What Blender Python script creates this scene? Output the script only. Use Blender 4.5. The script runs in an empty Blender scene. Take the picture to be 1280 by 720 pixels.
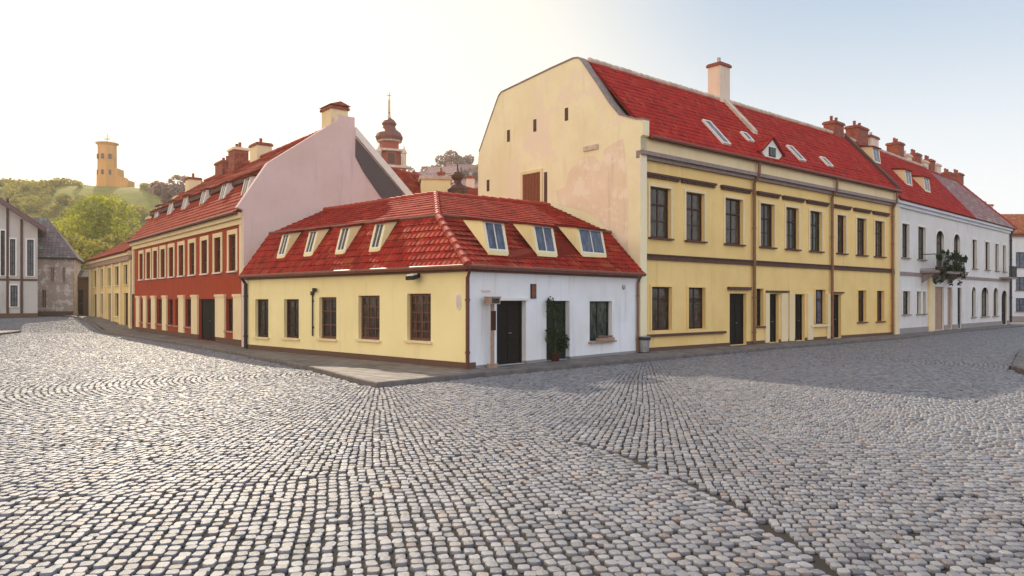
import bpy, bmesh, math, random
import numpy as np
from mathutils import Vector, Matrix, noise
random.seed(7)
S = bpy.context.scene
COL = S.collection
R = math.radians
# ------------------------------------------------------------------ camera
F, H, CX, CY = 950.0, 2.2, 640.0, 375.0
cam_d = bpy.data.cameras.new('camera'); cam = bpy.data.objects.new('camera', cam_d); COL.objects.link(cam)
cam.location = (0, 0, H); cam.rotation_euler = (R(90), 0, 0)
cam_d.sensor_width = 36; cam_d.lens = 36 * F / 1280; cam_d.shift_y = 15 / 1280
cam_d.clip_start = .1; cam_d.clip_end = 3000
S.camera = cam
# ------------------------------------------------------------------ light
SUN = Vector((-.40, .917, math.tan(R(36)))).normalized()          # towards the sun
w = bpy.data.worlds.new('World'); S.world = w; w.use_nodes = True
nt = w.node_tree; nt.nodes.clear()
N = nt.nodes.new; L = nt.links.new
out = N('ShaderNodeOutputWorld'); bg = N('ShaderNodeBackground'); L(bg.outputs[0], out.inputs[0])
sky = N('ShaderNodeTexSky'); sky.sky_type = 'NISHITA'; sky.sun_disc = False
sky.sun_elevation = R(36); sky.sun_rotation = math.atan2(SUN.x, SUN.y)
sky.air_density = 1.3; sky.dust_density = 3.0
bg.inputs[1].default_value = .1
tc = N('ShaderNodeTexCoord'); sep = N('ShaderNodeSeparateXYZ'); L(tc.outputs['Generated'], sep.inputs[0])
def wm(op, a, b=None, clamp=False):
    n = N('ShaderNodeMath'); n.operation = op; n.use_clamp = clamp
    for i, v in enumerate((a, b)):
        if v is None: continue
        if isinstance(v, (int, float)): n.inputs[i].default_value = v
        else: L(v, n.inputs[i])
    return n.outputs[0]
def wdot(v):
    n = N('ShaderNodeVectorMath'); n.operation = 'DOT_PRODUCT'; L(tc.outputs['Generated'], n.inputs[0]); n.inputs[1].default_value = v
    return n.outputs['Value']
def wmix(f, a, b):
    n = N('ShaderNodeMix'); n.data_type = 'RGBA'; L(f, n.inputs[0])
    for i, v in ((6, a), (7, b)):
        if isinstance(v, tuple): n.inputs[i].default_value = (*v, 1)
        else: L(v, n.inputs[i])
    return n.outputs[2]
def wramp(f, lo, hi):
    n = N('ShaderNodeMapRange'); n.interpolation_type = 'SMOOTHSTEP'; n.inputs[1].default_value = lo; n.inputs[2].default_value = hi
    L(f, n.inputs[0]); return n.outputs[0]
# bright thin morning haze over the whole sky, whiter towards the horizon and the sun side (values are radiance / 0.1)
el = sep.outputs[2]
thin = wmix(wramp(sep.outputs[0], -.75, .46), (8.9, 8.0, 6.6), (4.0, 5.3, 6.9))          # high part: cream on the sun side, blue-grey away
low = wmix(wramp(sep.outputs[0], -.75, .75), (11.0, 10.2, 8.4), (9.3, 9.6, 9.8))
hz = wmix(wramp(el, .06, .42), low, thin)
glow = wramp(wdot(Vector((-.50, .84, .14)).normalized()), .66, 1.02)
hz = wmix(glow, hz, (12.4, 11.2, 8.9))
# the half of the sky behind the viewer is brightened as added fill for the facades: warm on the left, cool on the right
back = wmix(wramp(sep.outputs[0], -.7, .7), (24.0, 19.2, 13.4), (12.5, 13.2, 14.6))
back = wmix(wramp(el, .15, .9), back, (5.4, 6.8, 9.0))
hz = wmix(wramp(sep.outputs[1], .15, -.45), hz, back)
nz = N('ShaderNodeTexNoise'); nz.inputs['Scale'].default_value = 1.6; nz.inputs['Detail'].default_value = 4
mp = N('ShaderNodeMapping'); mp.inputs['Scale'].default_value = (1, 1, 4.5); L(tc.outputs['Generated'], mp.inputs[0]); L(mp.outputs[0], nz.inputs['Vector'])
f = wm('MULTIPLY_ADD', nz.outputs['Fac'], .12); f.node.inputs[2].default_value = .90
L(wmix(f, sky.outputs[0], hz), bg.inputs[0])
sd = bpy.data.lights.new('sun', 'SUN'); sun = bpy.data.objects.new('sun', sd); COL.objects.link(sun)
sd.energy = 3.9; sd.angle = R(.6); sd.color = (1, .86, .66)
sun.rotation_euler = SUN.to_track_quat('Z', 'Y').to_euler(); sun.location = (-60, 80, 90)
S.view_settings.view_transform = 'Standard'; S.view_settings.look = 'None'
S.view_settings.exposure = 0.15; S.view_settings.gamma = 1; S.view_settings.use_curve_mapping = False

# ------------------------------------------------------------------ materials
def mat(name, rough=.8, spec=.4):
    m = bpy.data.materials.new(name); m.use_nodes = True
    b = m.node_tree.nodes['Principled BSDF']; b.inputs['Roughness'].default_value = rough
    b.inputs['Specular IOR Level'].default_value = spec
    return m, m.node_tree, b
def nn(t, typ, **kw):
    n = t.nodes.new(typ)
    for k, v in kw.items():
        if k in n.inputs: n.inputs[k].default_value = v
        else: setattr(n, k, v)
    return n
def mixc(t, f, a, b, mode='MIX'):
    n = t.nodes.new('ShaderNodeMix'); n.data_type = 'RGBA'; n.blend_type = mode
    for i, v in ((0, f), (6, a), (7, b)):
        if isinstance(v, (int, float)): n.inputs[i].default_value = v
        elif isinstance(v, tuple): n.inputs[i].default_value = (*v[:3], 1)
        else: t.links.new(v, n.inputs[i])
    return n.outputs[2]
def ramp(t, f, lo, hi, smooth=True):
    n = t.nodes.new('ShaderNodeMapRange'); n.inputs[1].default_value = lo; n.inputs[2].default_value = hi
    if smooth: n.interpolation_type = 'SMOOTHSTEP'
    t.links.new(f, n.inputs[0]); return n.outputs[0]
def math_(t, op, a, b=None, c=None):
    n = t.nodes.new('ShaderNodeMath'); n.operation = op
    for i, v in enumerate((a, b, c)):
        if v is None: continue
        if isinstance(v, (int, float)): n.inputs[i].default_value = v
        else: t.links.new(v, n.inputs[i])
    return n.outputs[0]
def noise_(t, scale, detail=4, coord='Object', stretch=None, rough=.6):
    c = t.nodes.new('ShaderNodeTexCoord'); v = c.outputs[coord]
    if stretch:
        m = t.nodes.new('ShaderNodeMapping'); m.inputs['Scale'].default_value = stretch; t.links.new(v, m.inputs[0]); v = m.outputs[0]
    n = t.nodes.new('ShaderNodeTexNoise'); n.inputs['Scale'].default_value = scale; n.inputs['Detail'].default_value = detail
    n.inputs['Roughness'].default_value = rough
    t.links.new(v, n.inputs['Vector']); return n.outputs['Fac']
def bump(t, b, h, dist, strength=1):
    n = t.nodes.new('ShaderNodeBump'); n.inputs['Distance'].default_value = dist; n.inputs['Strength'].default_value = strength
    t.links.new(h, n.inputs['Height']); t.links.new(n.outputs[0], b.inputs['Normal'])
def plaster(name, c, stain=.35, dark=.62, patch=None, rough=.85):
    m, t, b = mat(name, rough, .25)
    n1 = noise_(t, .55, 5); n2 = noise_(t, 1.6, 6, stretch=(1, 1, .22)); n3 = noise_(t, 26, 4)
    base = mixc(t, ramp(t, n1, .35, .7), c, tuple(x * y for x, y in zip(c, (.93, .90, .86))))
    st = math_(t, 'MULTIPLY', ramp(t, n2, .52, .76), stain)
    base = mixc(t, st, base, tuple(x * dark for x in c))
    n5 = noise_(t, 2.6, 5, stretch=(1, 1, .07), rough=.7); base = mixc(t, math_(t, 'MULTIPLY', ramp(t, n5, .56, .74), stain * .75), base, tuple(x * .58 for x in c))
    if patch:
        n4 = noise_(t, patch[1], 6, rough=.7)
        base = mixc(t, math_(t, 'MULTIPLY', ramp(t, n4, .50, .58), patch[2]), base, patch[0])
    base = mixc(t, .10, base, mixc(t, n3, (0, 0, 0), (1, 1, 1)), 'OVERLAY')
    t.links.new(base, b.inputs['Base Color']); bump(t, b, n3, .012, .6)
    return m
def plain(name, c, rough=.6, var=.25, scale=6, spec=.4, metal=0):
    m, t, b = mat(name, rough, spec); n = noise_(t, scale, 5)
    t.links.new(mixc(t, ramp(t, n, .35, .7), c, tuple(x * (1 - var) for x in c)), b.inputs['Base Color'])
    b.inputs['Metallic'].default_value = metal; bump(t, b, n, .005, .5)
    return m
def tiles(name, c, c2, pw=.24, ph=.33, wave=.035, moss=.2):
    m, t, b = mat(name, .85, .12)
    uv = t.nodes.new('ShaderNodeUVMap'); sp = t.nodes.new('ShaderNodeSeparateXYZ'); t.links.new(uv.outputs[0], sp.inputs[0])
    U = math_(t, 'DIVIDE', sp.outputs[0], pw); V = math_(t, 'DIVIDE', sp.outputs[1], ph)
    fu = math_(t, 'FLOOR', U); fv = math_(t, 'FLOOR', V)
    cb = t.nodes.new('ShaderNodeCombineXYZ'); t.links.new(fu, cb.inputs[0]); t.links.new(fv, cb.inputs[1])
    wn = t.nodes.new('ShaderNodeTexWhiteNoise'); wn.noise_dimensions = '2D'; t.links.new(cb.outputs[0], wn.inputs['Vector'])
    r = wn.outputs['Value']
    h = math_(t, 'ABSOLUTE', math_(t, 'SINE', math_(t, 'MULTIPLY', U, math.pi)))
    n1 = noise_(t, .8, 5); n2 = noise_(t, 9, 5)
    col = mixc(t, r, c, c2)
    wn2 = t.nodes.new('ShaderNodeSeparateColor'); t.links.new(wn.outputs['Color'], wn2.inputs[0])
    col = mixc(t, math_(t, 'MULTIPLY', ramp(t, wn2.outputs[1], .80, 1.0), .55), col, (c[0] * .95, c[1] * 3.2 + .02, c[2] * 2 + .01))
    col = mixc(t, math_(t, 'MULTIPLY', ramp(t, wn2.outputs[2], .82, 1.0), .6), col, (c[0] * .35, c[1] * .6, c[2] * .7))
    col = mixc(t, math_(t, 'MULTIPLY', ramp(t, n1, .45, .72), .45), col, tuple(x * .55 for x in c))
    col = mixc(t, math_(t, 'MULTIPLY', ramp(t, n2, .60, .75), moss), col, (.16, .12, .08))
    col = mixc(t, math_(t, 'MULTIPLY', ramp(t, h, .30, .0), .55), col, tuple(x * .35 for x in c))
    t.links.new(col, b.inputs['Base Color']); bump(t, b, h, wave, 1)
    return m
def glass(name, c=(.012, .012, .013), curtain=None, rough=.06):
    m, t, b = mat(name, rough, .45)
    n = noise_(t, 3.0, 3); n2 = noise_(t, 2.2, 3, stretch=(3.5, 1, 1.2))
    col = mixc(t, ramp(t, n2, .35, .80), c, curtain or tuple(x * 2.2 for x in c))
    t.links.new(col, b.inputs['Base Color']); bump(t, b, n, .02, .35)
    return m
M = {}
M['y_corner'] = plaster('pale yellow plaster', (.88, .76, .42), .34, .74)
M['w_corner'] = plaster('white plaster', (.82, .83, .87), .5, .62)
M['y_big'] = plaster('ochre yellow plaster', (.86, .62, .26), .5, .74)
M['y_gable'] = plaster('worn pale yellow render', (.88, .79, .54), .45, .80, ((.84, .70, .56), .30, .8))
M['patch'] = plaster('bare pinkish render', (.84, .68, .52), .5, .78, ((.88, .76, .62), 1.2, .8))
M['cream'] = plaster('cream stucco', (.80, .66, .42), .3, .65)
M['red'] = plaster('brick red plaster', (.36, .050, .018), .8, .55)
M['lav'] = plaster('lavender grey render', (.70, .53, .51), .5, .72)
M['w_row'] = plaster('white stucco', (.72, .70, .70), .45, .55)
M['w_far'] = plaster('bluish white stucco', (.66, .68, .74), .3, .6)
M['y_small'] = plaster('cream yellow plaster', (.78, .60, .26), .5, .5)
M['stone'] = plaster('rubble stone render', (.50, .40, .35), .6, .5, ((.78, .68, .60), 1.8, .9))
M['greyw'] = plaster('grey white render', (.55, .52, .50), .5, .5)
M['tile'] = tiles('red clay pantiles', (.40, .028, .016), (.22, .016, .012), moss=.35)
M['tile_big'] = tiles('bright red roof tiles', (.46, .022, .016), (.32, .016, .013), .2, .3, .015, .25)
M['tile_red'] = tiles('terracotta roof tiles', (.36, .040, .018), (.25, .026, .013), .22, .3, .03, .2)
M['tile_lav'] = tiles('faded pink roof tiles', (.42, .22, .22), (.30, .16, .18), .22, .3, .03, .4)
M['tile_grey'] = tiles('weathered mauve grey roof tiles', (.26, .19, .19), (.20, .14, .14), .3, .3, .02, .3)
M['tile_or'] = tiles('orange brown roof tiles', (.42, .13, .06), (.34, .09, .05), .22, .3, .03, .3)
M['ridge'] = plain('ridge tile clay', (.40, .040, .022), .7, .3)
M['coping'] = plain('pale stone coping', (.66, .52, .42), .8, .3, 3)
M['trim_d'] = plain('dark brown moulding', (.10, .042, .030), .7, .3)
M['trim_g'] = plain('mauve grey cornice', (.30, .23, .22), .7, .3)
M['pipe'] = plain('dark red drainpipe', (.13, .035, .025), .45, .3)
M['pipe_b'] = plain('brown drainpipe', (.22, .10, .05), .45, .3)
M['pipe_k'] = plain('black iron', (.02, .018, .018), .45, .3)
M['gut'] = plain('brown gutter', (.20, .055, .03), .45, .3)
M['wood_d'] = plain('dark brown window wood', (.055, .018, .011), .65, .3, 12, .2)
M['wood_r'] = plain('red brown window wood', (.13, .040, .022), .5, .3, 12)
M['wood_g'] = plain('dark green wood', (.018, .034, .022), .65, .3, 12, .2)
M['wood_k'] = plain('near black door wood', (.016, .012, .010), .7, .3, 12, .15)
M['wood_s'] = plain('brown shutter boards', (.24, .070, .030), .7, .3, 12)
M['wood_l'] = plain('pale weathered wood', (.42, .27, .20), .7, .3, 12)
M['white'] = plain('white paint', (.78, .74, .70), .5, .1)
M['glass'] = glass('dark window glass')
M['glass_c'] = glass('window glass with net curtain', (.025, .02, .018), (.11, .075, .055))
M['glass_b'] = glass('bluish window glass', (.05, .06, .09), (.15, .17, .24))
M['glass_g'] = glass('greenish window glass', (.012, .02, .014), (.08, .10, .08))
M['brick'] = plain('dull red brick', (.33, .085, .05), .8, .5, 5)
M['chim_w'] = plaster('whitewashed chimney render', (.74, .60, .50), .6, .45)
M['metal'] = plain('grey metal', (.35, .35, .36), .4, .3, 8, .5, .6)
M['church'] = plaster('church terracotta render', (.36, .085, .055), .5, .5)
M['copper'] = plain('dark copper roof', (.20, .05, .04), .5, .4)
M['castle'] = plaster('castle brick', (.62, .30, .08), .5, .6)
M['base'] = plaster('grey brown plinth', (.13, .075, .055), .4, .6)
M['base_w'] = plaster('grey plinth', (.30, .28, .28), .4, .6)

def ground_mat(name, c1, c2, rough, cobble=False, slab=None):
    m, t, b = mat(name, rough, .4)
    n1 = noise_(t, .35, 5, 'Object'); n3 = noise_(t, 14, 5, 'Object')
    col = mixc(t, ramp(t, n1, .35, .7), c1, c2)
    h = n3
    if cobble:
        c = t.nodes.new('ShaderNodeTexCoord'); v = t.nodes.new('ShaderNodeTexVoronoi'); v.feature = 'DISTANCE_TO_EDGE'
        v.inputs['Scale'].default_value = 5.6; v.inputs['Randomness'].default_value = .55; t.links.new(c.outputs['Object'], v.inputs['Vector'])
        g = ramp(t, v.outputs['Distance'], .03, .14)
        col = mixc(t, g, (.05, .035, .028), col); h = g
        v2 = t.nodes.new('ShaderNodeTexVoronoi'); v2.inputs['Scale'].default_value = 5.6; v2.inputs['Randomness'].default_value = .55
        t.links.new(c.outputs['Object'], v2.inputs['Vector'])
        col = mixc(t, .35, col, v2.outputs['Color'], 'SOFT_LIGHT')
    if slab:
        c = t.nodes.new('ShaderNodeTexCoord'); br = t.nodes.new('ShaderNodeTexBrick'); br.inputs['Scale'].default_value = 1
        br.inputs['Brick Width'].default_value = slab[0]; br.inputs['Row Height'].default_value = slab[1]; br.inputs['Mortar Size'].default_value = .03
        br.inputs['Color1'].default_value = (1, 1, 1, 1); br.inputs['Color2'].default_value = (.62, .58, .56, 1); br.inputs['Mortar'].default_value = (.3, .26, .24, 1)
        mpn = t.nodes.new('ShaderNodeMapping'); mpn.inputs['Rotation'].default_value = (0, 0, R(slab[2])); t.links.new(c.outputs['Object'], mpn.inputs[0]); t.links.new(mpn.outputs[0], br.inputs['Vector'])
        col = mixc(t, 1, col, br.outputs['Color'], 'MULTIPLY')
    t.links.new(col, b.inputs['Base Color']); bump(t, b, h, .012 if cobble else .006, .8)
    return m
M['joint'] = ground_mat('dark sandy joints', (.020, .014, .012), (.012, .010, .010), .95)
M['street'] = ground_mat('distant cobbles', (.24, .225, .225), (.19, .18, .185), .6, True)
M['pave'] = ground_mat('pavement slabs', (.25, .215, .205), (.20, .175, .17), .7, False, (.75, .5, 40))
M['kerb'] = plain('granite kerb', (.17, .145, .14), .7, .35, 2.5)
M['hill'] = ground_mat('grassy hillside', (.24, .22, .03), (.16, .15, .025), .95)
M['earth'] = ground_mat('earth and grass', (.12, .11, .05), (.08, .09, .04), .95)
# cobbles: per-stone colour from a face attribute
m, t, b = mat('granite cobbles', .5, .36)
at_ = t.nodes.new('ShaderNodeAttribute'); at_.attribute_name = 'tone'
n1 = noise_(t, .30, 4); n2 = noise_(t, 34, 5, rough=.7); n3 = noise_(t, 1.3, 5)
sepc = t.nodes.new('ShaderNodeSeparateColor'); t.links.new(at_.outputs['Color'], sepc.inputs[0])
c_ = mixc(t, sepc.outputs[0], (.08, .083, .105), (.285, .28, .305))
c_ = mixc(t, math_(t, 'MULTIPLY', sepc.outputs[1], .5), c_, (.30, .20, .15))
c_ = mixc(t, math_(t, 'MULTIPLY', sepc.outputs[2], .45), c_, (.14, .16, .22))
c_ = mixc(t, math_(t, 'MULTIPLY', ramp(t, n3, .5, .75), .30), c_, (.16, .14, .13))
c_ = mixc(t, .35, c_, mixc(t, n2, (.1, .1, .1), (.9, .9, .9)), 'OVERLAY')
t.links.new(c_, b.inputs['Base Color'])
rr = t.nodes.new('ShaderNodeMapRange'); rr.inputs[3].default_value = .32; rr.inputs[4].default_value = .55; t.links.new(n2, rr.inputs[0]); t.links.new(rr.outputs[0], b.inputs['Roughness'])
bump(t, b, n2, .012, .7); M['cobble'] = m
def leafm(name, c, c2):
    m, t, b = mat(name, .6, .3); n = noise_(t, .22, 4); n2 = noise_(t, 1.7, 3)
    col = mixc(t, ramp(t, n, .4, .65), c, c2); col = mixc(t, ramp(t, n2, .4, .7), col, tuple(x * .6 for x in c2))
    t.links.new(col, b.inputs['Base Color'])
    tr = t.nodes.new('ShaderNodeBsdfTranslucent'); t.links.new(col, tr.inputs[0]); ms = t.nodes.new('ShaderNodeMixShader'); ms.inputs[0].default_value = .5
    o = t.nodes['Material Output']; t.links.new(b.outputs[0], ms.inputs[1]); t.links.new(tr.outputs[0], ms.inputs[2]); t.links.new(ms.outputs[0], o.inputs[0])
    return m
M['leaf'] = leafm('olive spring leaves', (.46, .40, .045), (.28, .24, .035))
M['leaf_b'] = leafm('fresh yellow green leaves', (.52, .50, .03), (.32, .34, .03))
M['leaf_d'] = leafm('dark ivy leaves', (.05, .08, .02), (.02, .04, .012))
M['leaf_p'] = leafm('brownish pink twigs and buds', (.50, .33, .29), (.30, .19, .17))
M['bark'] = plain('tree bark', (.10, .07, .05), .9, .4)

# ------------------------------------------------------------------ helpers
class Frame:
    """local axes of a facade: x right along it, y into the block, z up"""
    def __init__(s, ax, ay, bx, by, z=0):
        s.o = Vector((ax, ay, z)); d = Vector((bx - ax, by - ay, 0)); s.len = d.length; s.e = d.normalized(); s.n = Vector((-s.e.y, s.e.x, 0))
        s.rz = math.atan2(s.e.y, s.e.x)
        s.M = Matrix.Translation(s.o) @ Matrix.Rotation(s.rz, 4, 'Z')
    def W(s, u, v, z=0): return s.o + s.e * u + s.n * v + Vector((0, 0, z))
    def u(s, px, v=0):
        k = (px - CX) / F; p = s.o + s.n * v
        return (k * p.y - p.x) / (s.e.x - k * s.e.y)
    def z(s, py, u, v=0): return H - (py - CY) / F * s.W(u, v).y - s.o.z
    def loc(s, x, y, z=0): p = Vector((x, y, z)) - s.o; return Vector((p.dot(s.e), p.dot(s.n), p.z))
    def hit(s, px, py, p0, nrm):
        """local point where the line of sight meets the local plane (p0, nrm)"""
        d = Vector(((px - CX) / F, 1, -(py - CY) / F)); c = Vector((0, 0, H)) - s.o
        dl = Vector((d.dot(s.e), d.dot(s.n), d.z)); cl = Vector((c.dot(s.e), c.dot(s.n), c.z))
        tt = (Vector(p0) - cl).dot(nrm) / dl.dot(nrm); return cl + dl * tt
def at(px, py_base, g=0):
    y = (H - g) * F / (py_base - CY); return (px - CX) / F * y, y
def thing(name, label, cat, fr=None, loc=(0, 0, 0), rz=0, group=None):
    o = bpy.data.objects.new(name, None); COL.objects.link(o); o.empty_display_size = .3
    if fr: o.matrix_world = fr.M
    else: o.location = loc; o.rotation_euler = (0, 0, rz)
    tag(o, label, cat, group); return o
def tag(o, label=None, cat=None, group=None, kind=None):
    if label: o['label'] = label
    if cat: o['category'] = cat
    if group: o['group'] = group
    if kind: o['kind'] = kind
    return o
def obj(name, bm, m, parent=None, Mx=None, smooth=False, recalc=True):
    if recalc: bmesh.ops.recalc_face_normals(bm, faces=bm.faces[:])
    me = bpy.data.meshes.new(name); bm.to_mesh(me); bm.free()
    for mm in (m if isinstance(m, (list, tuple)) else [m]): me.materials.append(mm)
    if smooth: me.polygons.foreach_set('use_smooth', [True] * len(me.polygons))
    o = bpy.data.objects.new(name, me); COL.objects.link(o)
    if parent: o.parent = parent
    if Mx is not None: o.matrix_local = Mx
    return o
def B(): return bmesh.new()
def box(bm, x0, x1, y0, y1, z0, z1, mi=0):
    v = [bm.verts.new((x, y, z)) for x in (x0, x1) for y in (y0, y1) for z in (z0, z1)]
    for q in ((0, 1, 3, 2), (4, 6, 7, 5), (0, 4, 5, 1), (2, 3, 7, 6), (0, 2, 6, 4), (1, 5, 7, 3)):
        bm.faces.new([v[i] for i in q]).material_index = mi
    return v
def poly(bm, pts, mi=0):
    f = bm.faces.new([bm.verts.new(p) for p in pts]); f.material_index = mi; return f
def boxes(name, lst, m, par, Mx=None):
    for b_ in lst: bm = B(); box(bm, *b_); obj(name, bm, m, par, Mx)
def prism(bm, prof, d, mi=0):
    """closed polygon prof (3d points) extruded by vector d"""
    a = [bm.verts.new(p) for p in prof]; c = [bm.verts.new(Vector(p) + Vector(d)) for p in prof]; n = len(a)
    bm.faces.new(a).material_index = mi; bm.faces.new(c[::-1]).material_index = mi
    for i in range(n): bm.faces.new((a[i], a[(i + 1) % n], c[(i + 1) % n], c[i])).material_index = mi
def tube(bm, pts, r, seg=8, r2=None):
    pts = [Vector(p) for p in pts]; rings = []
    for i, p in enumerate(pts):
        d = (pts[min(i + 1, len(pts) - 1)] - pts[max(i - 1, 0)]).normalized()
        a = d.cross(Vector((0, 0, 1)) if abs(d.z) < .9 else Vector((1, 0, 0))).normalized(); c = d.cross(a)
        rr = r if r2 is None else r + (r2 - r) * i / (len(pts) - 1)
        rings.append([bm.verts.new(p + (a * math.cos(k * 2 * math.pi / seg) + c * math.sin(k * 2 * math.pi / seg)) * rr) for k in range(seg)])
    for i in range(len(rings) - 1):
        for k in range(seg): bm.faces.new((rings[i][k], rings[i][(k + 1) % seg], rings[i + 1][(k + 1) % seg], rings[i + 1][k]))
    bm.faces.new(rings[0][::-1]); bm.faces.new(rings[-1])
def lathe(bm, prof, seg=12, cx=0, cy=0, rot=0, mi=0):
    rings = [[bm.verts.new((cx + r * math.cos(rot + k * 2 * math.pi / seg), cy + r * math.sin(rot + k * 2 * math.pi / seg), z)) for k in range(seg)] for r, z in prof]
    for i in range(len(rings) - 1):
        for k in range(seg): bm.faces.new((rings[i][k], rings[i][(k + 1) % seg], rings[i + 1][(k + 1) % seg], rings[i + 1][k])).material_index = mi
    bm.faces.new(rings[0][::-1]).material_index = mi; bm.faces.new(rings[-1]).material_index = mi
def panel(bm, u0, u1, z0, z1, ops, y=0, depth=.2, mi=0):
    """facade sheet with real openings and their reveals; ops = (u0,u1,z0,z1) or with a fifth value, the rise of an arched head"""
    us = sorted({u0, u1} | {o[0] for o in ops} | {o[1] for o in ops}); zs = sorted({z0, z1} | {o[2] for o in ops} | {o[3] for o in ops})
    us = [x for x in us if u0 <= x <= u1]; zs = [x for x in zs if z0 <= x <= z1]
    vv = {}
    def V(a, c, yy=y):
        k = (round(a, 4), round(c, 4), yy)
        if k not in vv: vv[k] = bm.verts.new((a, yy, c))
        return vv[k]
    for i in range(len(us) - 1):
        for j in range(len(zs) - 1):
            a, b_ = us[i], us[i + 1]; c, d = zs[j], zs[j + 1]; mu, mz = (a + b_) / 2, (c + d) / 2
            if any(o[0] < mu < o[1] and o[2] < mz < o[3] for o in ops): continue
            bm.faces.new((V(a, c), V(b_, c), V(b_, d), V(a, d))).material_index = mi
    for o in ops:
        a, b_, c, d = o[:4]
        for (p, q, r, s) in ((a, c, b_, c), (b_, c, b_, d), (b_, d, a, d), (a, d, a, c)):
            poly(bm, [(p, y, q), (r, y, s), (r, y + depth, s), (p, y + depth, q)], mi)
        if len(o) > 4:                                            # spandrels of an arched head
            rise = o[4]; n = 10; cu = (a + b_) / 2; hw = (b_ - a) / 2
            arc = [(cu + hw * math.cos(math.pi * k / n), d - rise + rise * math.sin(math.pi * k / n)) for k in range(n + 1)]
            for half, cx_ in ((arc[:n // 2 + 1], b_), (arc[n // 2:], a)):
                pts = [(cx_, y - .002, d)] + [(p, y - .002, q) for p, q in (half if cx_ == b_ else half)]
                poly(bm, pts, mi)
def roofq(bm, uvl, A, B_, C, D, ph=.33, thick=.12, rise=.035, mi=0, flip=False, under=True, seed=1):
    """tiled slope A-B along the eave, D-C along the top: overlapping courses with a UV in metres"""
    A, B_, C, D = map(Vector, (A, B_, C, D)); e = (B_ - A).normalized(); nr = (B_ - A).cross(D - A).normalized()
    if nr.z < 0: nr = -nr
    up = nr.cross(e).normalized()
    if up.z < 0: up = -up
    sl = max((D - A).dot(up), (C - B_).dot(up)); nc = max(2, round(sl / ph)); rng = random.Random(seed)
    ns = max(1, int((B_ - A).length / 1.2))
    def pt(s, t, off):
        l = A.lerp(D, t); r = B_.lerp(C, t); return l.lerp(r, s) + nr * off
    for i in range(nc):
        t0, t1 = i / nc, (i + 1) / nc; j = [rng.uniform(-.008, .008) for _ in range(ns + 1)]
        lo0 = [pt(k / ns, t0, .0) for k in range(ns + 1)]; lo = [pt(k / ns, t0, rise + j[k]) for k in range(ns + 1)]; hi = [pt(k / ns, t1, .004) for k in range(ns + 1)]
        for k in range(ns):
            for quad in ((lo[k], lo[k + 1], hi[k + 1], hi[k]), (lo0[k], lo0[k + 1], lo[k + 1], lo[k])):
                if (quad[0] - quad[1]).length < 1e-4 or (quad[2] - quad[3]).length < 1e-4:
                    quad = (quad[0], quad[1], quad[2]) if (quad[2] - quad[3]).length < 1e-4 else (quad[0], quad[2], quad[3])
                f = poly(bm, quad, mi)
                for lp in f.loops:
                    p = lp.vert.co - A; lp[uvl].uv = (p.dot(e) + 50, p.dot(up) + 10 - .01)
    if under:
        d = nr * -thick
        for q in ((A + d, B_ + d, C + d, D + d), (A, B_, B_ + d, A + d), (B_, C, C + d, B_ + d), (C, D, D + d, C + d), (D, A, A + d, D + d)):
            if len({tuple(round(x, 3) for x in p) for p in q}) == 4: poly(bm, q, mi)
            else:
                u_ = []
                for p in q:
                    if all((p - x).length > 1e-3 for x in u_): u_.append(p)
                if len(u_) > 2: poly(bm, u_, mi)
def roof(name, quads, m, parent, **kw):
    bm = B(); uvl = bm.loops.layers.uv.new('UVMap')
    for i, q in enumerate(quads): roofq(bm, uvl, *q, seed=i + 3, **kw)
    return obj(name, bm, m, parent, recalc=False)
def ridge_caps(bm, P, Q, r=.11):
    P, Q = Vector(P), Vector(Q); n = max(2, int((Q - P).length / .42))
    for i in range(n):
        a = P.lerp(Q, i / n); c = P.lerp(Q, (i + 1.08) / n); j = random.uniform(-.01, .01)
        tube(bm, [a + Vector((0, 0, .02 + j)), c + Vector((0, 0, j))], r, 8, r * .86)

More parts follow.
